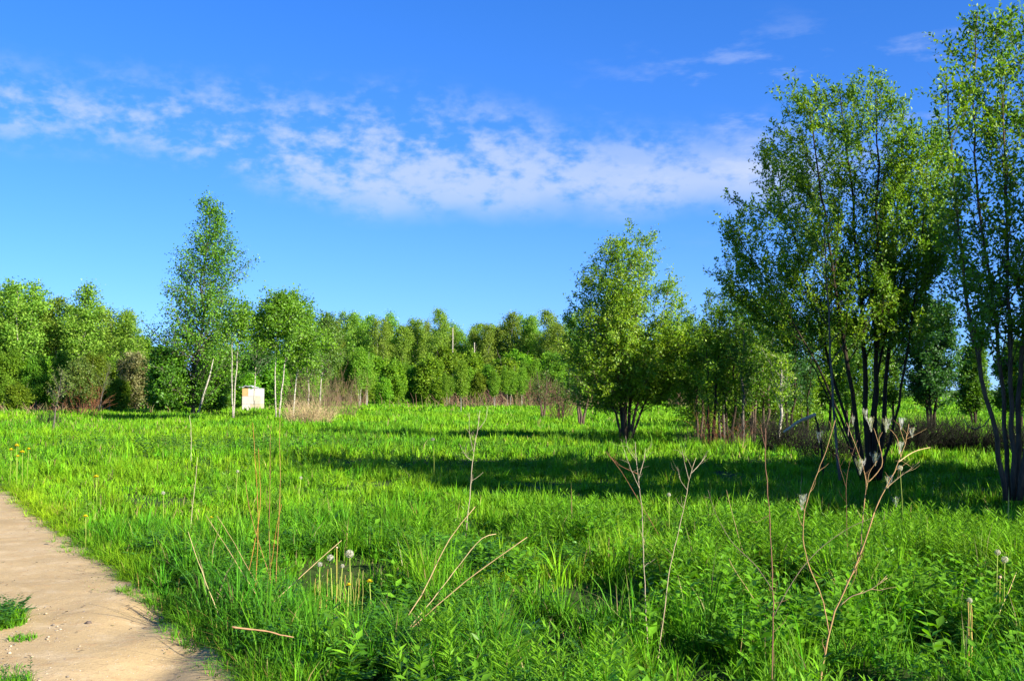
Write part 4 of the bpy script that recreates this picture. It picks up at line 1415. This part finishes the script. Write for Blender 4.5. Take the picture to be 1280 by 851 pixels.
RED = ((.17, .085, .05), (.20, .11, .065), (.13, .075, .05))
BRN = ((.10, .07, .045), (.075, .055, .04), (.13, .095, .06))
DRK = ((.014, .018, .007), (.022, .024, .010), (.020, .015, .009))  # near-black twigs: the shade behind the big willow is put into this colour
TAN = ((.40, .30, .15), (.34, .24, .115), (.46, .36, .19))
brush(392, 60, height(450, 60), 1.5, 'reddish dry twigs standing beside the single young birch', 'dry brush in the meadow', ((.19, .13, .075), (.16, .11, .06), (.22, .18, .09)), 130, r=.008)
brush(425, 66, height(458, 66), 1.3, 'pinkish dry twigs before the leafy birch at the wood end', 'dry brush in the meadow', ((.24, .15, .085), (.20, .15, .08)), 100, r=.008)
brush(379, 51, height(492, 51), 1.0, 'pale straw coloured tall dead grass clump right of the long white stems', 'dry brush in the meadow', TAN, 170, r=.009, name='dead_grass_clump')
brush(398, 52, height(496, 52), .8, 'shorter pale straw clump right of the tall one', 'dry brush in the meadow', TAN, 110, r=.009, name='dead_grass_clump')
brush(672, 105, height(466, 105), 2.2, 'bare reddish thicket at the foot of the far wood', 'dry brush in the meadow', RED, 120, r=.02)
brush(622, 105, height(480, 105), 1.2, 'purplish dry brush below the bright rounded bush', 'dry brush in the meadow', ((.16, .075, .06), (.14, .07, .06)), 90, r=.018)
brush(700, 60, height(478, 60), .8, 'bare reddish twigs left of the round willow trunk', 'dry brush in the meadow', RED, 60, r=.012)
brush(905, 30.5, 1.35, .8, 'rust red dry stalks at the foot of the thicket', 'dry brush in the meadow', ((.24, .085, .035), (.20, .075, .035)), 46, r=.006)
brush(868, 32, 1.1, .7, 'brown dry stalks between the round willow and the thicket', 'dry brush in the meadow', BRN, 46, r=.006)
brush(945, 30, 1.3, 1.0, 'brown dry stalks among the right thicket stems', 'dry brush in the meadow', BRN, 70, r=.006)
brush(985, 28, 1.1, 1.0, 'shade-darkened tangle below the white leaning branch', 'dark brush behind the big willow', DRK, 260, r=.008)
brush(1040, 24, 1.05, .9, 'shade-darkened tangle left of the big willow foot', 'dark brush behind the big willow', DRK, 240, r=.008)
brush(1130, 27, 1.1, 1.0, 'shade-darkened tangle right behind the big willow foot', 'dark brush behind the big willow', DRK, 320, r=.009)
brush(1172, 27.5, 1.15, 1.0, 'shade-darkened tangle in the middle of the gap between willow and slender tree', 'dark brush behind the big willow', DRK, 320, r=.009)
brush(1215, 27, 1.05, .9, 'shade-darkened tangle left of the slender tree foot', 'dark brush behind the big willow', DRK, 280, r=.009)
brush(1290, 26, 1.2, .9, 'shade-darkened tangle behind the slender tree at the right margin', 'dark brush behind the big willow', DRK, 240, r=.009)
brush(105, 62, height(478, 62), 1.1, 'rust coloured dry twigs under the airy yellowish bush', 'dry brush in the meadow', ((.24, .10, .04), (.20, .10, .05)), 80, r=.011)
brush(60, 50, height(504, 50), .6, 'low dark twig heap in the left meadow', 'dry brush in the meadow', DRK, 60, r=.009)

# the strip of reddish dead herbs along the foot of the woods
dh = Geo()
pts_ = []
for _ in range(1900):
    px = random.uniform(400, 1000) if random.random() < .72 else random.uniform(-60, 215)
    d = random.uniform(96, 112) if px > 300 else random.uniform(70, 92)
    pts_.append((px, d))
for px, d in pts_:
    b = spot(px, d)
    if vnoise(np.array([b[0]]), np.array([b[1] * .3]), 4.5, 71)[0] < .38:
        continue
    h_ = random.uniform(.5, 1.5) if px > 300 else random.uniform(.3, .9)
    c_ = np.array(random.choice(((.22, .12, .075), (.24, .15, .09), (.16, .11, .06), (.20, .19, .07)))) * random.uniform(.7, 1.2)
    dh.tube([b, b + np.array([random.gauss(0, .1), random.gauss(0, .1), h_ * .6]), b + np.array([random.gauss(0, .25), random.gauss(0, .2), h_])], [.028, .02, .008], 3, c_, cap=False)
o = dh.obj('dead_herbs', M_dry); tag(o, 'reddish brown dead herbs along the foot of the woods', 'dead herbs', kind='stuff')


def stalk(name, paths, d, label, cat, group=None, cobwebs=(), depth=None):
    """A dead stem: paths are (pixels, radius at foot, radius at tip, colour, depth change)."""
    px0 = paths[0][0][0]
    b = at(px0[0], px0[1], d); b[2] = float(tz(b[0], d)) - .02
    n_ = len(paths)
    if n_ == 1 and not cobwebs:
        gk = Geo()
    root = thing(name, b, label, cat, group) if n_ > 1 or cobwebs else None
    for k, (pix, r0, r1, col, dy) in enumerate(paths):
        gk = Geo(); lying = name == 'fallen_stick'
        pts = []
        for j, (px, py) in enumerate(pix):
            pts.append(at(px, py, d + dy * j / max(1, len(pix) - 1)) - b)
        if k == 0 and not lying and pts[0][2] > 0:
            dn = unit(pts[0] - pts[1]); dn[2] = min(dn[2], -.25)
            pts = [pts[0] + dn * ((pts[0][2] + .05) / -dn[2])] + pts
        P = np.array(pts); P = resample(P, max(6, 3 * len(P)), r0 * .22)
        rr = (.62 if r0 > .004 else .85) * np.linspace(r0, r1, len(P)) * (1 + .18 * np.sin(np.arange(len(P)) * 2.1 + k))
        gk.tube(P, rr, 6, col)
        if k < 6 and name in ('dead_sapling', 'dead_weed', 'dead_shrub'):       # fine dead side twigs
            for _q in range(5):
                q0, qd = arc(P, random.uniform(.35, .97))
                tl = random.uniform(.04, .14) * (d / 7) ** .5
                gk.tube(limb(q0, unit(qd + np.array([random.gauss(0, .8), random.gauss(0, .5), random.gauss(0, .4)])), tl, 3, .3, .35), np.linspace(r1 * .6, r1 * .25, 4), 3, col, cap=False)
        if root:
            gk.obj('stem' if k == 0 else 'branch', M_dry, root, True)
        else:
            ob = gk.obj(name, M_dry, None, True); ob.location = tuple(b); tag(ob, label, cat, group)
    for (px, py, sz) in cobwebs:
        gk = Geo(); c0 = at(px, py, d) - b
        s_m = sz / F * d * .85
        for q_ in range(3):                    # thin ragged funnel shaped veils, crossing each other
            a0 = random.uniform(-.9, .9) + q_ * 1.1; nu, nv = 7, 7; V = []
            lean_ = random.uniform(-.3, .3)
            for iv in range(nv):
                v_ = iv / (nv - 1); wv = .16 + .75 * v_ ** 1.4
                for iu in range(nu):
                    u_ = (iu / (nu - 1) - .5) * wv + random.gauss(0, .035)
                    rag = random.gauss(0, .09) + .25 * abs(iu / (nu - 1) - .5) if iv == nv - 1 else random.gauss(0, .02)
                    V.append(c0 + s_m * np.array([u_ * math.cos(a0) + lean_ * v_, u_ * math.sin(a0), (v_ - .5) * 1.3 + rag]) + np.array([0, 0, .05 * s_m * math.sin(iu * 1.7)]))
            ii = (np.arange(nv - 1)[:, None] * nu + np.arange(nu - 1)[None, :])
            q4 = np.stack([ii, ii + 1, ii + nu + 1, ii + nu], -1).reshape(-1, 4)
            gk.add(V, [4] * len(q4), q4, (.62, .61, .58))
        gk.obj('cobweb', M_web, root, True)
    return root


GREY = (.29, .235, .16); PALE = (.33, .265, .16); RB = (.24, .105, .05); RBD = (.17, .085, .05); ORG = (.38, .165, .045); TANC = (.33, .235, .105)
DST = 'dead stems in the foreground grass'
stalk('dead_sapling', [([(585, 640), (589, 600), (592, 560), (597, 538), (600, 513)], .011, .005, GREY, .2), ([(592, 565), (586, 540), (587, 516)], .006, .003, GREY, -.1),
                       ([(597, 538), (608, 524), (610, 508)], .005, .002, GREY, .1), ([(589, 575), (583, 571), (580, 566)], .007, .004, GREY, 0)], dist_of(632),
      'slim pale dead sapling with forked tip beyond the straw canes', 'dead sapling', DST)
stalk('dead_sapling', [([(806, 735), (804, 690), (803, 640), (798, 600), (795, 570), (794, 552)], .0065, .0028, GREY, .1), ([(800, 612), (788, 585), (780, 562)], .003, .0014, GREY, -.1),
                       ([(798, 600), (805, 575), (807, 560)], .003, .0014, GREY, .1), ([(797, 592), (770, 580), (757, 563)], .0028, .0012, RB, .2), ([(795, 575), (784, 560), (782, 545)], .002, .001, GREY, 0)], 7.3,
      'pale dead sapling with branching tip, left one of a matching pair', 'dead sapling', DST)
stalk('dead_sapling', [([(834, 735), (838, 705), (848, 665), (856, 630), (861, 600), (866, 580), (870, 572)], .0062, .0024, PALE, .1), ([(861, 600), (856, 580), (853, 563)], .003, .0014, GREY, -.1),
                       ([(863, 592), (875, 580), (883, 569)], .003, .0012, GREY, .1), ([(859, 612), (850, 600), (847, 585)], .002, .001, GREY, 0)], 7.2,
      'pale dead sapling curving right, right one of a matching pair', 'dead sapling', DST)
stalk('dead_weed', [([(965, 860), (966, 800), (967, 760), (965, 700), (962, 650), (959, 600), (956, 575), (957, 535)], .0062, .0026, RBD, .1), ([(966, 738), (945, 705), (915, 680), (893, 640), (885, 612)], .0026, .001, (.13, .10, .07), -.2),
                    ([(967, 770), (985, 735), (1005, 705), (1030, 680), (1062, 658), (1095, 645)], .0024, .001, (.12, .09, .06), .3), ([(957, 560), (953, 545), (951, 530)], .0018, .0008, RBD, 0)], 5.0,
      'tall reddish brown dead stem left of the cobwebbed shrub', 'dead weed', DST)
OR2 = (.33, .20, .085)
stalk('dead_shrub', [
    ([(1033, 808), (1037, 785), (1047, 755), (1062, 722), (1077, 690), (1088, 655), (1093, 640)], .0085, .0055, OR2, .0),
    ([(1036, 790), (1030, 752), (1020, 728), (1008, 700), (1003, 668), (1004, 645), (1012, 615), (1022, 590), (1034, 560), (1044, 525)], .0052, .0028, OR2, -.15),
    ([(1050, 757), (1064, 744), (1082, 740), (1098, 730), (1109, 722)], .005, .0025, (.56, .38, .19), -.1),
    ([(1075, 695), (1078, 660), (1079, 640), (1084, 600), (1076, 575), (1066, 548), (1058, 528)], .0045, .0018, OR2, .15),
    ([(1093, 640), (1105, 612), (1118, 590), (1125, 573), (1132, 555), (1136, 530)], .005, .0018, OR2, .1),
    ([(1105, 612), (1125, 595), (1143, 583), (1149, 577)], .0038, .0014, (.52, .36, .17), -.1),
    ([(1122, 578), (1140, 565), (1152, 561), (1163, 559)], .003, .0014, (.52, .36, .17), .1),
    ([(1084, 603), (1096, 592), (1104, 580), (1102, 567), (1098, 552), (1092, 535)], .0032, .0014, OR2, .0),
    ([(1100, 560), (1098, 548), (1103, 540)], .002, .001, OR2, .0),
    ([(1126, 572), (1124, 556), (1121, 545), (1108, 532)], .0025, .0012, OR2, .05),
    ([(1132, 555), (1126, 540), (1124, 528)], .002, .001, OR2, .0),
    ([(1083, 612), (1086, 590), (1096, 576)], .0025, .0012, OR2, .0),
    ([(1060, 545), (1061, 532), (1064, 522)], .002, .001, GREY, .0),
    ([(1072, 690), (1070, 720), (1062, 735)], .0028, .0016, OR2, .1)], 5.6,
    'forked orange brown dead shrub hung with white cobwebs', 'dead shrub', DST,
    cobwebs=((1089, 531, 15), (1107, 532, 15), (1126, 530, 12), (1124, 560, 13), (1094, 574, 14), (1075, 584, 16), (1110, 603, 12), (1002, 628, 16), (1024, 547, 12), (1120, 628, 11), (1066, 527, 10), (1083, 519, 12), (1140, 541, 10)))
stalk('dead_weed', [([(1058, 640), (1057, 600), (1063, 570), (1072, 550)], .003, .0014, RBD, 0), ([(1058, 610), (1050, 585), (1045, 560)], .002, .001, RBD, 0)], 9.5,
      'short dark twig standing behind the cobwebbed shrub', 'dead weed', DST)
k_ = 0
CANES = 'orange stalks in the left foreground'
for pix, col, lab in (
        ([(321, 700), (323, 660), (322, 620), (319, 575), (316, 528)], ORG, 'tallest orange stalk of the clump left of the dark hollow'),
        ([(314, 700), (320, 668), (326, 640), (325, 600), (323, 560)], ORG, 'orange stalk leaning right at the foot of the clump'),
        ([(337, 690), (336, 650), (338, 600), (337, 555), (339, 530)], RB, 'reddish straight stalk in the middle of the orange clump'),
        ([(347, 680), (349, 640), (351, 590), (349, 550), (350, 522)], (.34, .16, .06), 'brownish stalk at the right of the orange clump'),
        ([(342, 684), (346, 655), (352, 630)], ORG, 'short orange stalk leaning right beside the brownish one'),
        ([(318, 660), (310, 635), (307, 600)], (.30, .14, .06), 'thin dark orange stalk leaning left out of the clump')):
    stalk('dry_stalk', [(pix, .0048, .0022, col, random.uniform(-.15, .15))], 8.6, lab, 'stalk', CANES)
STR = 'straw canes in the foreground'
for pix, d, r0, col, lab in (
        ([(296, 704), (278, 675), (257, 643)], 8.3, .0055, TANC, 'thin straw cane leaning left beside the orange stalks'),
        ([(303, 697), (287, 668), (271, 644)], 8.4, .0045, TANC, 'thinner straw cane parallel to the one beside the orange stalks'),
        ([(253, 716), (243, 690), (235, 664)], 7.9, .005, (.46, .36, .17), 'short straw cane leaning left, leftmost of the canes'),
        ([(242, 622), (245, 595), (247, 571)], 12.3, .007, PALE, 'upright pale split stalk in the mid left grass'),
        ([(384, 713), (398, 700), (412, 688), (427, 675)], 8.3, .0065, (.40, .29, .14), 'straw cane rising right just above the seed heads'),
        ([(521, 752), (533, 733), (550, 695), (562, 672), (594, 633)], 7.3, .0075, (.37, .26, .12), 'knotty straw cane rising right, leftmost of three in the centre'),
        ([(538, 752), (556, 730), (580, 698), (603, 669), (606, 667), (620, 667)], 7.1, .0065, (.42, .31, .15), 'straw cane with snapped horizontal tip, middle of three'),
        ([(540, 762), (565, 740), (600, 712), (632, 690), (659, 671)], 6.9, .0075, (.38, .25, .12), 'long pinkish straw cane, lowest of three in the centre'),
        ([(1211, 792), (1211, 770), (1210, 752)], 6.4, .005, (.60, .40, .12), 'short golden stalk near the right corner'),
        ([(1215, 790), (1215, 770), (1214, 755)], 6.4, .0045, (.55, .36, .10), 'short golden stalk right beside the one near the corner'),
        ([(1255, 752), (1262, 735), (1271, 714)], 7.2, .0045, (.55, .42, .16), 'golden stalk leaning right at the right margin'),
        ([(915, 640), (911, 625), (908, 612)], 10.2, .004, TANC, 'tiny straw stalk in the right meadow'),
        ([(920, 715), (914, 706), (911, 698)], 7.6, .004, TANC, 'short straw stalk left of the reddish brown stem'),
        ([(239, 560), (239, 540), (237, 519)], 24, .012, (.40, .33, .22), 'thin grey stalk below the tall aspen'),
        ([(779, 592), (772, 580), (758, 566)], 11.5, .005, RB, 'small reddish twig leaning left in the shadow stripe')):
    stalk('dry_stalk', [(pix, r0, r0 * .55, col, random.uniform(-.1, .2))], d, lab, 'stalk', STR)
stalk('fallen_stick', [([(290, 783), (310, 786), (333, 788), (350, 793), (367, 796)], .0085, .005, (.30, .17, .085), .1)], 5.95,
      'reddish bare stick lying across the grass by the path', 'stick')
# the snapped young stem in the shade of the thicket, its white top hanging over
b = at(1024, 545, 20); b[2] = float(tz(b[0], 20))
tr = thing('snapped_sapling', b, 'snapped sapling with white top bent over low left of the big willow', 'dead sapling')
gk = Geo()
gk.tube(resample(np.array([(.06, 0, -.05), at(1026, 545, 20) - b, at(1018, 518, 20) - b]), 8, .006), np.linspace(.02, .017, 8), 6)
gk.obj('stem', M_bark_dark, tr, True)
gk = Geo()
gk.tube(resample(np.array([at(1019, 518, 20), at(1003, 524, 19.9), at(992, 531, 19.8), at(980, 540, 19.7)]) - b, 10, .006), np.linspace(.034, .02, 10), 7, (.56, .46, .30))
gk.obj('snapped_top', M_dry, tr, True)
# the pale leaning stem before the big willow
b = spot(1050, 16.2)
tr = thing('slim_tree', b, 'slim pale stem leaning left directly before the big willow trunks', 'tree')
gk = Geo(); st_ = stem_px([(1050, 600), (1046, 550), (1040, 480), (1036, 410), (1033, 340), (1030, 280)], 16.2, b, 0, .5)
gk.tube(st_, np.linspace(.022, .008, len(st_)), 7)
for q_ in range(7):
    p0, d0 = arc(st_, .45 + .07 * q_)
    gk.tube(limb(p0, (random.choice((-1, 1)) * .6, random.uniform(-.3, .3), .8), random.uniform(.3, .6), 4, .2, .3), np.linspace(.009, .003, 5), 4)
gk.obj('trunk', M_bark_grey, tr, True)


# ------------------------------------------------------------------ dandelions
def dandelion(px, py, d, r, kind, label, tall=None):
    top_ = at(px, py, d); zb = float(tz(top_[0], d))
    b = np.array([top_[0] + random.gauss(0, .01), d, zb]); h_ = top_[2] - zb
    root = thing('dandelion', b, label, 'flower', 'dandelions in the grass')
    gk = Geo()
    tp = top_ - b
    gk.tube([(0, 0, -.02), tp * .5 + np.array([random.gauss(0, .008), 0, 0]), tp], [.0034, .003, .0026], 5, (.27, .33, .06) if kind != 'bare' else (.38, .31, .06))
    gk.obj('stem', M_dry, root, True)
    gk = Geo()
    if kind == 'seed':
        n_ = 150
        v = rng.normal(0, 1, (n_, 3)); v = unit_rows(v)
        for q_ in v:
            gk.tube([tp + q_ * r * .15, tp + q_ * r * .9], [.0005, .0004], 3, (.66, .63, .58), cap=False)
        gk.leaves(tp + v * r * .86, np.cross(v, rng.normal(0, 1, (n_, 3))) + v * .5, v, r * .34, r * .22, np.array([.56, .54, .51]))
        gk.leaves(tp + v * r * .86, -np.cross(v, rng.normal(0, 1, (n_, 3))) + v * .5, v, r * .34, r * .22, np.array([.56, .54, .51]))
        gk.ball(tp, r * .2, (.25, .2, .12))
        gk.obj('seed_head', M_fluff, root)
    elif kind == 'flower':
        n_ = 110
        a = rng.uniform(0, 6.28, n_); t_ = np.sqrt(rng.random(n_))
        d_ = np.stack([np.cos(a) * t_, np.sin(a) * t_, .35 + .7 * (1 - t_)], -1)
        gk.leaves(np.tile(tp, (n_, 1)), d_, np.tile([0, 0, 1.], (n_, 1)) + rng.normal(0, .2, (n_, 3)), r * rng.uniform(.8, 1.1, n_), r * .28, np.array([.80, .62, .02]) * rng.uniform(.85, 1.1, (n_, 1)))
        gk.obj('flower_head', M_petal, root)
        gk = Geo(); gk.ball(tp - np.array([0, 0, r * .1]), r * .3, (.08, .16, .03)); gk.obj('bud_base', M_dry, root)
    else:
        gk.ball(tp, r, (.45, .30, .18), 7, 5, .8)
        gk.obj('bare_head', M_dry, root)
    return root


for px, py, d, r, kd, lab in (
        (437, 692, 7.9, .029, 'seed', 'largest white dandelion seed head beside the dark hollow'),
        (413, 697, 8.0, .024, 'seed', 'white seed head left of the largest one'),
        (400, 705, 8.0, .018, 'seed', 'small dull seed head farthest left in the clump'),
        (428, 707, 7.9, .014, 'seed', 'tiny seed head low between the two white ones'),
        (421, 684, 7.9, .009, 'bare', 'bare dandelion head on a long stem above the clump'),
        (462, 728, 7.5, .026, 'flower', 'yellow dandelion in bloom right of the clump'),
        (436, 732, 7.4, .022, 'flower', 'yellow dandelion low under the largest seed head'),
        (120, 597, 15.0, .045, 'flower', 'yellow dandelion alone in the upper left grass'),
        (14, 563, 18.5, .045, 'flower', 'yellow bloom left of a cluster at the left margin'),
        (21, 558, 18.8, .05, 'flower', 'highest yellow bloom of the cluster at the left margin'),
        (28, 566, 18.4, .05, 'flower', 'right yellow bloom of the cluster at the left margin'),
        (22, 571, 18.2, .04, 'flower', 'lowest yellow bloom of the cluster at the left margin'),
        (36, 562, 18.7, .04, 'flower', 'yellow bloom a little apart right of the cluster'),
        (264, 648, 11.2, .028, 'flower', 'yellow dandelion half sunk in grass above the leaning canes'),
        (107, 646, 11.6, .03, 'flower', 'yellow dandelion near the path edge'),
        (541, 549, 20, .03, 'seed', 'white seed head standing in the shadow stripe'),
        (297, 589, 15, .019, 'seed', 'white seed head in the left mid meadow'),
        (376, 597, 14.5, .02, 'seed', 'white seed head right of the orange stalks'),
        (204, 616, 13, .021, 'seed', 'grey seed head above the path bank'),
        (1247, 690, 7.7, .02, 'seed', 'small seed head at the right margin, highest of three'),
        (1256, 699, 7.6, .022, 'seed', 'small seed head at the right margin, farthest right of three'),
        (1250, 721, 7.3, .012, 'bare', 'bare dandelion head below the two at the right margin'),
        (836, 618, 11.5, .02, 'seed', 'seed head just right of the pale sapling pair'),
        (1212, 750, 6.6, .016, 'seed', 'frayed seed head on the golden stalks near the corner'),
        (1125, 585, 12.5, .03, 'seed', 'seed head behind the cobwebbed shrub')):
    dandelion(px, py, d, r, kd, lab)
for k_, (px, py) in enumerate(((392, 722), (400, 716), (406, 726), (411, 712), (416, 720), (425, 712), (432, 716), (443, 708), (447, 706), (450, 716), (444, 724), (456, 718), (398, 732), (421, 728))):
    pts = np.array([at(px + random.uniform(-5, 5), py + 38, 7.75), at(px + random.uniform(-4, 4), py + random.uniform(-6, 10), 7.75)])
    b = pts[0].copy(); b[2] = float(tz(b[0], b[1])); pts[0][2] = b[2] - .02
    gk = Geo(); gk.tube(resample(pts - b, 7, .006), np.linspace(.0026, .0016, 7), 5, (.27, .27, .06) if k_ % 3 else (.34, .21, .06))
    ob = gk.obj('dandelion_stalk', M_dry, None, True); ob.location = tuple(b)
    tag(ob, 'headless yellow orange dandelion stalk in the clump beside the dark hollow', 'stalk', 'headless dandelion stalks in the clump')

# two little stones on the path
for px, py, d, r, lab in ((111, 777, None, .022, 'small dark stone in the middle of the sandy path'), (27, 793, None, .020, 'small grey stone by the tuft at the path edge')):
    d_ = ray(px, py); kk = (CAM_Z + .03) / -d_[2]
    x_, y_ = d_[0] * kk, d_[1] * kk
    gk = Geo(); gk.ball((0, 0, r * .3), r, (.10, .075, .06), 7, 5, .7)
    V0 = gk.V[0]; V0 += np.random.default_rng(5).normal(0, r * .16, V0.shape)
    ob = gk.obj('stone', M_dry); ob.location = (x_, y_, float(tz(x_, y_)) + .012); tag(ob, lab, 'stone', 'stones on the path')
